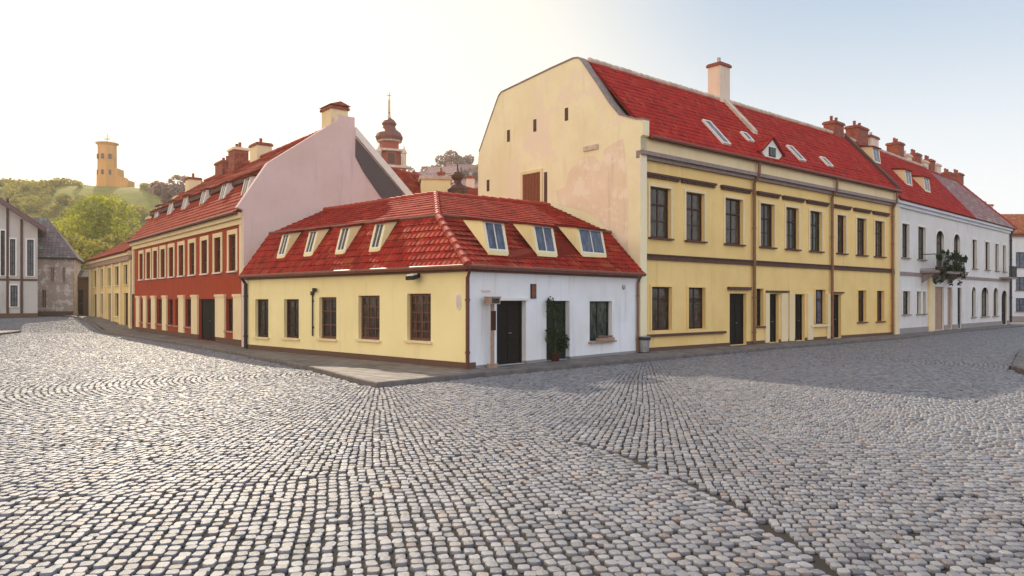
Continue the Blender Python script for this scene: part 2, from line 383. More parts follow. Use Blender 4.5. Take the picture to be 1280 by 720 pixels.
def window(par, u0, u1, z0, z1, wood='wood_d', gl='glass', cols=2, rows=3, sur=None, sw=.1, sill='white', y=0, rec=.13, Mx=None, bar=.035, fw=.07, arch=0, name='window', sd=.12, transom=None):
    """frame with glazing bars (the part), pane, sill and surround as its sub-parts"""
    bm = B(); yy = y + rec; wd, hh = u1 - u0, z1 - z0
    box(bm, u0, u0 + fw, yy, yy + .07, z0, z1); box(bm, u1 - fw, u1, yy, yy + .07, z0, z1)
    box(bm, u0 + fw, u1 - fw, yy, yy + .07, z0, z0 + fw); box(bm, u0 + fw, u1 - fw, yy, yy + .07, z1 - fw, z1)
    for i in range(1, cols):
        x = u0 + wd * i / cols; wb = bar * (1.5 if cols == 2 or i * 2 == cols else .8)
        box(bm, x - wb / 2, x + wb / 2, yy + .012, yy + .06, z0 + fw, z1 - fw)
    for i in range(1, rows):
        z = z0 + hh * i / rows
        box(bm, u0 + fw, u1 - fw, yy + .016, yy + .056, z - bar / 2, z + bar / 2)
    if transom: z = z0 + hh * transom; box(bm, u0 + fw, u1 - fw, yy - .01, yy + .068, z - bar, z + bar)
    o = obj(name, bm, M[wood], par, Mx)
    bm = B(); box(bm, u0 + .01, u1 - .01, yy + .035, yy + .048, z0 + .01, z1 - .01); obj('pane', bm, M[gl], o)
    if sill:
        bm = B(); box(bm, u0 - .09, u1 + .09, y - sd, y + rec - .003, z0 - .07, z0 - .004); obj('sill', bm, M[sill], o)
    if sur:
        bm = B(); a = sw
        if arch:
            n = 12; cu = (u0 + u1) / 2; hw = wd / 2
            inn = [(cu + hw * math.cos(math.pi * k / n), z1 - arch + arch * math.sin(math.pi * k / n)) for k in range(n + 1)]
            ou = [(cu + (hw + a) * math.cos(math.pi * k / n), z1 - arch + (arch + a) * math.sin(math.pi * k / n)) for k in range(n + 1)]
            for k in range(n): prism(bm, [(inn[k][0], y - .05, inn[k][1]), (ou[k][0], y - .05, ou[k][1]), (ou[k + 1][0], y - .05, ou[k + 1][1]), (inn[k + 1][0], y - .05, inn[k + 1][1])], (0, .046, 0))
            box(bm, u0 - a, u0 - .002, y - .05, y - .004, z0, z1 - arch); box(bm, u1 + .002, u1 + a, y - .05, y - .004, z0, z1 - arch)
        else:
            box(bm, u0 - a, u0 - .002, y - .045, y - .004, z0, z1 + a); box(bm, u1 + .002, u1 + a, y - .045, y - .004, z0, z1 + a)
            box(bm, u0 - .002, u1 + .002, y - .044, y - .004, z1 + .002, z1 + a)
        obj('surround', bm, M[sur], o)
    return o
def door(par, u0, u1, z0, z1, wood='wood_k', panels=3, y=0, rec=.16, Mx=None, handle=True, fan=0):
    bm = B(); yy = y + rec; f = .07
    box(bm, u0, u0 + f, yy - .04, yy + .06, z0, z1); box(bm, u1 - f, u1, yy - .04, yy + .06, z0, z1); box(bm, u0 + f, u1 - f, yy - .04, yy + .06, z1 - f, z1)
    box(bm, u0 + f, u1 - f, yy, yy + .05, z0, z1 - f)
    mid = (u0 + u1) / 2
    for (a, c) in ((u0 + f + .06, mid - .04), (mid + .04, u1 - f - .06)):
        if c - a < .05: continue
        for k in range(panels):
            zz = z0 + .12 + (z1 - z0 - f - .2) * k / panels; ze = z0 + .12 + (z1 - z0 - f - .2) * (k + 1) / panels - .07
            box(bm, a, c, yy - .018, yy - .001, zz, ze)
    o = obj('door', bm, M[wood], par, Mx)
    if handle:
        bm = B(); tube(bm, [(mid + .06, yy - .03, z0 + 1.0), (mid + .06, yy - .07, z0 + 1.0), (mid + .15, yy - .07, z0 + 1.0)], .014, 6); obj('handle', bm, M['metal'], o)
    return o
def pipe(par, pts, r=.055, m='pipe', name='drainpipe', Mx=None):
    bm = B(); tube(bm, pts, r, 8)
    for p, q in zip(pts[:-1], pts[1:]):
        p, q = Vector(p), Vector(q)
        if abs(q.z - p.z) > 1.5:
            n = int(abs(q.z - p.z) / 1.6)
            for i in range(n + 1):
                c = p.lerp(q, (i + .3) / (n + .6)); tube(bm, [c - Vector((0, 0, .03)), c + Vector((0, 0, .03))], r * 1.35, 8)
    return obj(name, bm, M[m], par, Mx, smooth=False)
def dormer(par, u0, u1, vb, zb, h, sl, m_ch='cream', m_rf='tile', gl='glass_b', lean=.12, name='dormer', Mx=None, wood='white'):
    """shed dormer on a slope: sl = rise per metre of v; front foot at (vb, zb)"""
    vt = vb + lean; zt = zb + h; vr = vb + h / sl + .02; zr = zt + .10
    vr = vb + (zr - zb) / sl
    bm = B()                                                       # cheeks and front frame surround
    for (a, c) in ((u0, u0 + .07), (u1 - .07, u1)):
        prism(bm, [(a, vb, zb - .05), (a, vt, zt), (a, vr - .02, zr - .02)], (c - a, 0, 0))
    box(bm, u0 + .07, u1 - .07, vb - .02, vb + .05, zb - .1, zb + .05)
    o = obj(name, bm, M[m_ch], par, Mx)
    bm = B(); uvl = bm.loops.layers.uv.new('UVMap')
    roofq(bm, uvl, (u0 - .09, vt - .12, zt + .03), (u1 + .09, vt - .12, zt + .03), (u1 + .09, vr + .1, zr + .09), (u0 - .09, vr + .1, zr + .09), thick=.05, rise=.02)
    obj('roof', bm, M[m_rf], o, recalc=False)
    bm = B(); d = Vector((0, vt - vb, zt - zb)).normalized(); ln = math.hypot(vt - vb, zt - zb)
    nrm = Vector((0, -d.z, d.y))
    def bar_(a, c, s0, s1, off=0, th=.04):
        p = [Vector((a, vb, zb)) + d * s0, Vector((c, vb, zb)) + d * s0, Vector((c, vb, zb)) + d * s1, Vector((a, vb, zb)) + d * s1]
        prism(bm, [q + nrm * off for q in p], -nrm * th)
    f = .055; A_, C_ = u0 + .07, u1 - .07
    bar_(A_, A_ + f, .05, ln); bar_(C_ - f, C_, .05, ln); bar_(A_ + f, C_ - f, .05, .05 + f); bar_(A_ + f, C_ - f, ln - f, ln); bar_((A_ + C_) / 2 - .02, (A_ + C_) / 2 + .02, .05 + f, ln - f, -.004)
    wn = obj('window', bm, M[wood], o)
    bm = B(); bar_(A_ + .01, C_ - .01, .06, ln - .01, -.02, .012); obj('pane', bm, M[gl], wn)
    return o
def skylight(par, fr, px0, py0, px1, py1, p0, nrm, w=.6, m='white', gl='glass_b', name='skylight'):
    """flat roof window between two picture points on the slope"""
    a = fr.hit(px0, py0, p0, nrm); c = fr.hit(px1, py1, p0, nrm); u = (a.x + c.x) / 2
    up = Vector((0, nrm.z, -nrm.y)).normalized()
    if up.z < 0: up = -up
    hh = max(.5, abs((a - c).dot(up))); lowp = a if a.z < c.z else c
    P0 = Vector((u - w / 2, lowp.y, lowp.z)); X = Vector((1, 0, 0)); n = Vector(nrm).normalized()
    if n.z < 0: n = -n
    bm = B(); f = .07
    def q(x0, x1, s0, s1, o0, o1):
        prism(bm, [P0 + X * x0 + up * s0 + n * o0, P0 + X * x1 + up * s0 + n * o0, P0 + X * x1 + up * s1 + n * o0, P0 + X * x0 + up * s1 + n * o0], n * (o1 - o0))
    q(0, f, 0, hh, .02, .12); q(w - f, w, 0, hh, .02, .12); q(f, w - f, 0, f, .02, .12); q(f, w - f, hh - f, hh, .02, .12)
    o = obj(name, bm, M[m], par)
    bm = B(); q(f * .6, w - f * .6, f * .6, hh - f * .6, .06, .08); obj('pane', bm, M[gl], o)
    return o
def chimney(par, x, y, w, d, z0, z1, m='chim_w', cap='brick', pots=2):
    bm = B(); box(bm, x - w / 2, x + w / 2, y - d / 2, y + d / 2, z0, z1 - .18)
    o = obj('chimney', bm, M[m], par)
    bm = B(); box(bm, x - w / 2 - .07, x + w / 2 + .07, y - d / 2 - .07, y + d / 2 + .07, z1 - .18, z1 - .06); box(bm, x - w / 2 - .02, x + w / 2 + .02, y - d / 2 - .02, y + d / 2 + .02, z1 - .06, z1); obj('chimney_cap', bm, M[cap], o)
    for i in range(pots):
        xx = x + (i - (pots - 1) / 2) * w * .5
        bm = B(); lathe(bm, [(.11, z1), (.13, z1 + .05), (.09, z1 + .1), (.10, z1 + .35), (.07, z1 + .36)], 8, xx, y); obj('chimney_pot', bm, M['metal' if m == 'chim_w' else 'brick'], o)
    return o
def leaves(bm, c, r, n, size, rng, flat=1.0, surf=.55):
    for _ in range(n):
        while True:
            p = Vector((rng.uniform(-1, 1), rng.uniform(-1, 1), rng.uniform(-1, 1)))
            if surf < p.length <= 1: break
        p = Vector((p.x * r[0], p.y * r[1], p.z * r[2])) + Vector(c)
        a = Vector((rng.gauss(0, 1), rng.gauss(0, 1), rng.gauss(0, 1) * flat)).normalized(); d = a.orthogonal().normalized(); d.rotate(Matrix.Rotation(rng.uniform(0, 6.28), 3, a)); e = a.cross(d)
        s = size * rng.uniform(.6, 1.35)
        bm.faces.new([bm.verts.new(q) for q in (p - d * s, p - e * s * .55, p + d * s, p + e * s * .55)])
def tree(x, y, z, hgt, cr, label, group, m='leaf', leaf=.35, n=2200, seed=1, cat='tree', name='tree'):
    rng = random.Random(seed); t_ = thing(name, label, cat, loc=(x, y, z), group=group)
    bm = B(); th = hgt * .45; tube(bm, [(0, 0, -.5), (rng.uniform(-.1, .1), 0, th * .5), (rng.uniform(-.2, .2), .1, th)], hgt * .022, 8, hgt * .014)
    for k in range(7):
        a = rng.uniform(0, 6.28); l = cr * rng.uniform(.5, .9); z0 = th * rng.uniform(.55, 1)
        tube(bm, [(0, 0, z0), (math.cos(a) * l * .5, math.sin(a) * l * .5, z0 + l * .5), (math.cos(a) * l, math.sin(a) * l, z0 + l * .9)], hgt * .010, 5, hgt * .003)
    tube(bm, [(0, 0, th), (.1, .1, hgt * .85)], hgt * .012, 6, hgt * .003)
    obj('trunk', bm, M['bark'], t_)
    bm = B(); k = 13
    for i in range(k):
        a = rng.uniform(0, 6.28); q = rng.uniform(.15, .75) * cr; zz = rng.uniform(.38, .88) * hgt; sc = rng.uniform(.30, .52) * cr
        q *= 1.25 - abs(zz / hgt - .6)
        leaves(bm, (math.cos(a) * q, math.sin(a) * q, zz), (sc, sc, sc * .75), n // k, leaf, rng)
    obj('crown', bm, M[m], t_, recalc=False); return t_

# ------------------------------------------------------------------ the ground
def g_rise(x, y):
    a = min(1, max(0, (y - 50) / 13)); a = a * a * (3 - 2 * a); c = min(1, max(0, (-24 - x) / 6)); c = c * c * (3 - 2 * c); return .80 * a * c
def kp(px, py): return at(px, py)
KERB_MAIN = [(-46, 74), (-31.6, 57.0), kp(130, 416.5), kp(215, 429), kp(300, 444), kp(385, 462), kp(455, 480.5), kp(472, 484), kp(492, 482), kp(640, 467), kp(800, 452.5), kp(960, 437.5), kp(1120, 424.5), kp(1210, 414.2), (46.6, 66.8), (48, 72)]
BLOCK = KERB_MAIN + [(48, 110), (-46, 110)]
RIGHT = [kp(1264, 461), (21.3, 31.9), (33, 44), (52, 60), (75, 60), (75, -5), (13, -5), (11.8, 10), (13.6, 18.5)]
LEFT = [(-33.2, 51.4), (-32.2, 47.5), (-26.4, 38.9), (-22, 30), (-70, 30), (-70, 57), (-40, 55.5)]
def inpoly(x, y, P):
    x = np.asarray(x, float); y = np.asarray(y, float); r = np.zeros(x.shape, bool); n = len(P)
    for i in range(n):
        x1, y1 = P[i]; x2, y2 = P[(i + 1) % n]
        if y1 == y2: continue
        c = ((y1 > y) != (y2 > y)) & (x < (x2 - x1) * (y - y1) / (y2 - y1) + x1); r ^= c
    return r
bm = B(); poly(bm, [(-1500, -300, -.16), (1500, -300, -.16), (1500, 2500, -.16), (-1500, 2500, -.16)])
tag(obj('ground', bm, M['earth']), kind='structure')
bm = B(); xs = [-60, -40, -30, -20, -10, 0, 10, 20, 30, 40, 60]
poly(bm, [(-60, -6, -.034), (60, -6, -.034), (60, 46.6, -.034), (-60, 46.6, -.034)])
tag(obj('cobble_bedding', bm, M['joint']), kind='structure')
bm = B(); gx = np.linspace(-75, 75, 76); gy = np.linspace(46.0, 113, 41); vs = [[bm.verts.new((x, y, -.012 + g_rise(x, y) - .01)) for x in gx] for y in gy]
for j in range(40):
    for i in range(75): bm.faces.new((vs[j][i], vs[j][i + 1], vs[j + 1][i + 1], vs[j + 1][i]))
tag(obj('street', bm, M['street']), kind='structure')
def pavement(P, name='pavement', skip=()):
    bm = B(); n = len(P); A_ = [Vector((x, y, .12 + g_rise(x, y))) for x, y in P]
    # inner line, 0.16 m inside the kerb
    ar = sum(P[i][0] * P[(i + 1) % n][1] - P[(i + 1) % n][0] * P[i][1] for i in range(n)); sg = 1 if ar > 0 else -1
    inn = []
    for i in range(n):
        p, q, r = Vector(P[i - 1]), Vector(P[i]), Vector(P[(i + 1) % n]); d1 = (q - p).normalized(); d2 = (r - q).normalized()
        m_ = (Vector((-d1.y, d1.x)) + Vector((-d2.y, d2.x))) * sg; m_ = m_ / max(.3, m_.length_squared / 2) if m_.length > 0 else m_
        inn.append(q + m_ * .17)
    top = [bm.verts.new((p.x, p.y, .116 + g_rise(p.x, p.y))) for p in inn]; f = bm.faces.new(top); f.material_index = 0
    bmesh.ops.triangulate(bm, faces=[f])
    o = obj(name, bm, M['pave'], recalc=False); tag(o, kind='structure')
    bm = B()
    for i in range(n):
        if i in skip: continue
        a, c = Vector(P[i]), Vector(P[(i + 1) % n]); ia, ic = inn[i], inn[(i + 1) % n]; ln = (c - a).length; k = max(1, int(ln / 1.05))
        for s in range(k):
            t0, t1 = s / k + .006 / ln, (s + 1) / k - .006 / ln; j = random.uniform(-.006, .006)
            o0, o1 = a.lerp(c, t0), a.lerp(c, t1); i0, i1 = ia.lerp(ic, t0), ia.lerp(ic, t1)
            bt = o0 * .85 + i0 * .15; bu = o1 * .85 + i1 * .15
            za, zc = g_rise(*o0), g_rise(*o1)
            pr = [[(o0.x, o0.y, za - .1), (o0.x, o0.y, za + .095 + j), (bt.x, bt.y, za + .123 + j), (i0.x, i0.y, za + .123 + j), (i0.x, i0.y, za - .1)],
                  [(o1.x, o1.y, zc - .1), (o1.x, o1.y, zc + .095 + j), (bu.x, bu.y, zc + .123 + j), (i1.x, i1.y, zc + .123 + j), (i1.x, i1.y, zc - .1)]]
            va = [[bm.verts.new(p) for p in r_] for r_ in pr]
            for q in range(5): bm.faces.new((va[0][q], va[0][(q + 1) % 5], va[1][(q + 1) % 5], va[1][q]))
            bm.faces.new(va[0]); bm.faces.new(va[1][::-1])
    tag(obj('kerb', bm, M['kerb']), kind='structure')
pavement(BLOCK, skip=(15, 16, 17)); pavement(RIGHT, skip=(3, 4, 5)); pavement(LEFT, skip=(3, 4, 5))

# ---- the cobbles, laid in three fields that meet in seams, as one surface
rs = np.random.RandomState(3)
def pxg(px, py): return np.array(at(px, py))
fan = pxg(473, 466)
seam = [(-400, 640), (240, 615), (345, 602), (440, 589), (520, 578), (620, 560), (700, 547), (790, 572), (900, 621), (980, 670), (1052, 722), (1250, 960), (1700, 2400)]
SE = np.array([pxg(*p) for p in seam])
seam_x = SE[:, 0]; seam_y = SE[:, 1]
low_poly = [tuple(p) for p in SE] + [(SE[-1][0], -6), (-60, -6), (-60, SE[0][1])]
# the low field reaches up along the left side to the left street
fl1 = pxg(452, 487); fl2 = pxg(352, 600)
left_poly = [tuple(fan), tuple(pxg(345, 606)), tuple(pxg(-400, 642)), (-60, 6), (-60, 70), (-10, 70)]
mid_line = [pxg(545, 478), pxg(600, 520), pxg(700, 547)]
def region(x, y):
    r = np.full(x.shape, 3)                                         # right field
    lo = inpoly(x, y, low_poly); lf = inpoly(x, y, left_poly)
    fanp = inpoly(x, y, [tuple(fan), tuple(pxg(345, 606)), tuple(SE[3]), tuple(SE[4]), tuple(SE[5]), tuple(SE[6]), tuple(pxg(640, 512)), tuple(pxg(590, 480))])
    r[fanp] = 2; r[lf & ~lo] = 1; r[lo] = 0
    return r
cents, dx, sz, ids = [], [], [], []
def lay_parallel(vx, want, w, l, seed, bend=1, jt=.008):
    rs = np.random.RandomState(seed)
    d = np.array([(vx - CX) / F, 1.0]); d /= np.linalg.norm(d); n = np.array([d[1], -d[0]])
    K = np.arange(-420, 420)
    for k in K:
        ph = rs.rand() * l; s = np.arange(-12, 66, l) + ph + rs.uniform(-.02, .02, len(np.arange(-12, 66, l)))
        ln = l
        off = k * w + bend * (.07 * np.sin(s * .35 + k * .02) + .03 * np.sin(s * .9 + k * .05))
        x = d[0] * s + n[0] * off; y = d[1] * s + n[1] * off
        ok = (y > .5) & (y < 64) & (np.abs(x) < .72 * y + 4.5)
        if not ok.any(): continue
        x, y = x[ok], y[ok]; rg = region(x, y); kk = np.isin(rg, want); x, y = x[kk], y[kk]; m = len(x)
        cents.append(np.stack([x + rs.normal(0, jt, m), y + rs.normal(0, jt, m)], 1))
        dd = np.tile(d, (m, 1)); a = rs.normal(0, .09, m); dd = np.stack([dd[:, 0] * np.cos(a) - dd[:, 1] * np.sin(a), dd[:, 0] * np.sin(a) + dd[:, 1] * np.cos(a)], 1); dx.append(dd)
        sz.append(np.stack([np.full(m, w * .5), np.full(m, l * .5)], 1) * rs.uniform(.78, .92, (m, 2)))
lay_parallel(440, (0,), .122, .152, 5)
def lay_fan(c, want, rmax, l, a0, a1, seed):
    """rings of stones whose joints run out from one point; the number in a ring changes band by band"""
    rs = np.random.RandomState(seed); r = 1.2; band = 0; nxt = 0
    while r < rmax:
        if r >= nxt: step = .095 / r; nxt = r * 1.42; band += 1; al0 = rs.rand() * step
        al = np.arange(a0 + al0, a1, step); al = al + rs.normal(0, step * .05, len(al)) + .0025 * np.sin(r * .5)
        ph = rs.uniform(-.5, .5, len(al)) * l * .35
        x = c[0] + (r + ph) * np.cos(al); y = c[1] + (r + ph) * np.sin(al)
        ok = (y > .5) & (y < 64) & (np.abs(x) < .72 * y + 4.5) & np.isin(region(x, y), want)
        x, y, a2 = x[ok], y[ok], al[ok]; m = len(x)
        cents.append(np.stack([x + rs.normal(0, .006, m), y + rs.normal(0, .006, m)], 1)); a2 = a2 + rs.normal(0, .07, m)
        dx.append(np.stack([np.cos(a2), np.sin(a2)], 1))
        sz.append(np.stack([np.full(m, r * step * .5), np.full(m, l * .5)], 1) * rs.uniform(.78, .92, (m, 2)))
        r += l * rs.uniform(.98, 1.03)
lay_fan(fan, (1, 2), 72, .142, -math.pi - 1.5, .1, 31)
lay_fan(np.array([5.6, 32.0]), (3,), 72, .142, -math.pi - .3, 1.5, 32)
C_ = np.concatenate(cents); D_ = np.concatenate(dx); Z_ = np.concatenate(sz)
def grow(P, d=.13):                                                  # keep stones off the kerbs
    k = np.zeros(len(C_), bool)
    for ox, oy in ((d, 0), (-d, 0), (0, d), (0, -d)): k |= inpoly(C_[:, 0] + ox, C_[:, 1] + oy, P)
    return k
keep = ~(grow(BLOCK, .09) | grow(RIGHT, .09) | grow(LEFT, .09))
def near_line(pts, d):
    k = np.zeros(len(C_), bool)
    for (x1, y1), (x2, y2) in zip(pts[:-1], pts[1:]):
        ax, ay = x2 - x1, y2 - y1; t_ = np.clip(((C_[:, 0] - x1) * ax + (C_[:, 1] - y1) * ay) / (ax * ax + ay * ay), 0, 1)
        k |= np.hypot(C_[:, 0] - x1 - t_ * ax, C_[:, 1] - y1 - t_ * ay) < d
    return k
keep &= ~near_line([tuple(p) for p in SE[6:12]], .044) & ~near_line([tuple(pxg(*p)) for p in ((462, 492), (445, 502), (420, 522), (385, 560), (352, 598))], .001) & ~near_line([tuple(p) for p in SE[2:4]], .03)
# drop stones that straddle a seam: too close to a stone laid before them
C_, D_, Z_ = C_[keep], D_[keep], Z_[keep]
cell = {}; kp_ = np.ones(len(C_), bool)
for i, (x, y) in enumerate(C_):
    cx_, cy_ = int(x / .15 + 1000), int(y / .15 + 1000); bad = False
    for a in (-1, 0, 1):
        for b2 in (-1, 0, 1):
            for j in cell.get((cx_ + a, cy_ + b2), ()):
                if (C_[j][0] - x) ** 2 + (C_[j][1] - y) ** 2 < (.076 ** 2): bad = True; break
            if bad: break
        if bad: break
    if bad: kp_[i] = False
    else: cell.setdefault((cx_, cy_), []).append(i)
# the stones of the inner fan are narrow: keep them all the same
C_, D_, Z_ = C_[kp_], D_[kp_], Z_[kp_]
# rounded outline of a stone: 10 points, three rings and a crown
def stones(C_, D_, Z_, near):
    n = len(C_); E = np.stack([D_[:, 1], -D_[:, 0]], 1)
    na = 10 if near else 6
    an = np.arange(na) * 2 * math.pi / na + (math.pi / na if not near else .2)
    pw = .55
    ox = np.sign(np.cos(an)) * np.abs(np.cos(an)) ** pw; oy = np.sign(np.sin(an)) * np.abs(np.sin(an)) ** pw
    rings = [(1.0, -.05), (.985, -.012), (.91, -.002)] if near else [(1.0, -.05), (.92, -.002)]
    jit = rs.uniform(.90, 1.05, (n, na)); zt = rs.normal(0, .0045, n); tx = rs.normal(0, .025, n); ty = rs.normal(0, .025, n)
    V = []
    for sc, z in rings:
        a = ox[None] * Z_[:, :1] * sc * jit; c = oy[None] * Z_[:, 1:] * sc * jit
        X = C_[:, :1] + E[:, :1] * a + D_[:, :1] * c; Y = C_[:, 1:] + E[:, 1:] * a + D_[:, 1:] * c
        Zz = z + zt[:, None] + (tx[:, None] * a + ty[:, None] * c if z > -.04 else 0) + rs.normal(0, .0012, (n, na)); V.append(np.stack([X, Y, Zz], 2))
    if near: V.append(np.stack([C_[:, 0], C_[:, 1], zt + .0008], 1)[:, None])
    nv = sum(v.shape[1] for v in V); VV = np.concatenate(V, 1).reshape(-1, 3)
    faces = []
    for r in range(len(rings) - 1):
        for k in range(na): faces.append([r * na + k, r * na + (k + 1) % na, (r + 1) * na + (k + 1) % na, (r + 1) * na + k])
    lr = (len(rings) - 1) * na
    if near: faces += [[lr + k, lr + (k + 1) % na, lr + na] for k in range(na)]
    else: faces.append([lr + k for k in range(na)])
    lens = np.array([len(f_) for f_ in faces]); idx = np.concatenate([np.array(f_) for f_ in faces])
    LI = (idx[None] + (np.arange(n) * nv)[:, None]).reshape(-1); LT = np.tile(lens, n)
    gr = np.repeat(np.array([g_rise(x, y) for x, y in C_]), nv); VV[:, 2] += gr
    return VV, LI, LT, nv
dist = np.hypot(C_[:, 0], C_[:, 1])
nearm = dist < 13
parts_ = [stones(C_[k], D_[k], Z_[k], f_) + (k.sum(),) for k, f_ in ((nearm, True), (~nearm, False))]
VV = np.concatenate([p[0] for p in parts_]); LI = np.concatenate([parts_[0][1], parts_[1][1] + len(parts_[0][0])]); LT = np.concatenate([p[2] for p in parts_])
me = bpy.data.meshes.new('cobbled_square'); me.vertices.add(len(VV)); me.vertices.foreach_set('co', VV.astype(np.float32).ravel())
me.loops.add(len(LI)); me.loops.foreach_set('vertex_index', LI.astype(np.int32)); me.polygons.add(len(LT))
st = np.concatenate([[0], np.cumsum(LT)[:-1]]); me.polygons.foreach_set('loop_start', st.astype(np.int32)); me.polygons.foreach_set('loop_total', LT.astype(np.int32))
me.update(calc_edges=True); me.validate()
me.polygons.foreach_set('use_smooth', LT == 4)
ca = me.color_attributes.new('tone', 'FLOAT_COLOR', 'POINT'); tone = []
for VV_, LI_, LT_, nv, n in parts_:
    r_ = np.clip(rs.normal(.62, .22, n), 0, 1); g_ = (rs.rand(n) < .16) * rs.rand(n); b_ = (rs.rand(n) < .22) * rs.rand(n)
    tone.append(np.repeat(np.stack([r_, g_, b_, np.ones(n)], 1), nv, 0))
ca.data.foreach_set('color', np.concatenate(tone).astype(np.float32).ravel())
me.materials.append(M['cobble'])
o = bpy.data.objects.new('cobbled_square', me); COL.objects.link(o); tag(o, kind='structure')
print('cobbles', len(C_), 'faces', len(LT))

# ================================================================== corner house
K = at(585, 461, .12); KL = at(308, 435.5, .12); KR = at(796, 440.5, .12)
FR = Frame(K[0], K[1], KR[0], KR[1]); FL = Frame(KL[0], KL[1], K[0], K[1])     # right (white) and left (yellow) facades
T = thing('corner_house', 'low corner house, one face yellow and one white, under a red tiled mansard roof', 'house', FR)
ML = FR.M.inverted() @ FL.M
ZE = 3.28
# left facade, yellow
wl = []
for a, c, zt, zb in ((319, 335.5, 374, 421.5), (355, 373.5, 374, 422.5), (399, 420.5, 371.5, 423.5), (448, 474.5, 369.5, 424.5), (509, 538.5, 367, 426)):
    u0, u1 = FL.u(a), FL.u(c); um = (u0 + u1) / 2; wl.append((u0, u1, FL.z(zb, um), FL.z(zt, um)))
bm = B(); panel(bm, 0, FL.len - .001, .30, ZE, wl)
for v in (0,): poly(bm, [(0, 0, 0), (0, 8, 0), (0, 8, ZE), (0, 4, 6.2), (0, 1.1, 5.0), (0, 0, ZE)])
poly(bm, [(0, 8, 0), (FL.len - 9, 8, 0), (FL.len - 9, 8, ZE), (0, 8, ZE)])
obj('wall', bm, M['y_corner'], T, ML)
bm = B(); box(bm, -.02, FL.len + .03, -.035, .3, -.1, .30); obj('plinth', bm, M['base'], T, ML)
for i, (u0, u1, z0, z1) in enumerate(wl):
    window(T, u0, u1, z0, z1, 'wood_r' if i > 1 else 'wood_d', 'glass_c' if i > 2 else 'glass', (2, 2, 2, 3, 4)[i], (3, 3, 3, 4, 5)[i], sill='cream', Mx=ML, fw=.09, bar=.045, sd=.10)
# right facade, white
d1 = (FR.u(621), FR.u(657.5)); z1_ = FR.z(376, d1[0]); d2 = (FR.u(683), FR.u(712)); w3 = (FR.u(737), FR.u(765))
ops = [(d1[0], d1[1], .12, z1_), (d2[0], d2[1], .12, FR.z(376, d2[0])), (w3[0], w3[1], FR.z(427, w3[0]), FR.z(376.5, w3[0]))]
bm = B(); panel(bm, .001, FR.len, .12, ZE, ops, depth=.3)
Li, Lj = 9.6, 8.0
poly(bm, [(FR.len, 0, 0), (FR.len, Li, 0), (FR.len, Li, ZE), (FR.len, 4.6, 6.1), (FR.len, 1.4, 4.85), (FR.len, 0, ZE)]); poly(bm, [(FR.len, Li, 0), (7, Li, 0), (7, Li, ZE), (FR.len, Li, ZE)])
obj('wall', bm, M['w_corner'], T)
boxes('plinth', [(a, c, -.025, .25, -.1, .20) for a, c in ((-.02, d1[0]), (d1[1], d2[0]), (d2[1], FR.len))], M['base_w'], T)
door(T, *ops[0][:2], .13, ops[0][3], 'wood_k', 3, rec=.22)
dg = door(T, *ops[1][:2], .13, ops[1][3], 'wood_g', 2, rec=.22)
window(T, *ops[2], 'wood_g', 'glass_g', 2, 1, sill='wood_l', rec=.16, sd=.16)
bm = B(); box(bm, d1[0] - .2, d1[1] + .08, -.06, -.003, ops[0][3] + .01, ops[0][3] + .09); obj('lintel', bm, M['white'], T)
# roof
def Pc(p, q, z):                                                     # p metres in from the white face line, q metres in from the yellow face line
    w_ = FR.o + (-FL.e) * p + FR.e * q; l = FR.loc(w_.x, w_.y); return Vector((l.x, l.y, z))
LL = FL.len; RL = FR.len
E0 = Pc(-.32, -.32, ZE - .05); EL = Pc(LL + .02, -.32, ZE - .05); ER = Pc(-.32, RL + .1, ZE - .05)
E0b = Pc(-.02, .0, ZE + .25); 
K1 = Pc(2.5, 1.0, 5.0); KLf = Pc(LL + .02, 1.1, 5.1); KRt = Pc(1.4, RL + .1, 4.95)
A1 = Pc(6.0, 4.0, 6.42); AL = Pc(LL + .02, 4.0, 6.42); AR = Pc(4.7, RL + .1, 6.38)
# the apex is where two upper slopes meet on the hip; the lower slopes carry the dormers
BL = Pc(LL + .02, 8.2, ZE - .05); BI = Pc(9.8, 8.2, ZE - .05); BR = Pc(9.8, RL + .1, ZE - .05)
quads = [(EL, E0, K1, KLf), (E0, ER, KRt, K1), (KLf, K1, A1, AL), (K1, KRt, AR, A1), (BI, BL, AL, A1), (BR, BI, A1, AR)]
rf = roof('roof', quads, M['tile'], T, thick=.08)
bm = B(); ridge_caps(bm, AL, A1); ridge_caps(bm, A1, AR); ridge_caps(bm, K1, A1, .12); ridge_caps(bm, E0, K1, .13); obj('ridge_tiles', bm, M['ridge'], T)
bm = B()
for a, c in ((KLf, K1), (K1, KRt)): tube(bm, [a + Vector((0, -.06, .03)), c + Vector((0, -.06, .03))], .075, 6)  # dark tube along the roof break stands in for the shade under it
for a, c in ((EL, E0), (E0, ER)): tube(bm, [a + Vector((0, 0, -.03)), c + Vector((0, 0, -.03))], .075, 8)
obj('gutter', bm, M['gut'], T)
# eave board
bm = B(); box(bm, 0, LL, -.10, -.003, ZE - .22, ZE - .04); obj('cornice', bm, M['gut'], T, ML)
bm = B(); box(bm, .0, RL, -.10, -.003, ZE - .22, ZE - .04); obj('cornice', bm, M['gut'], T)
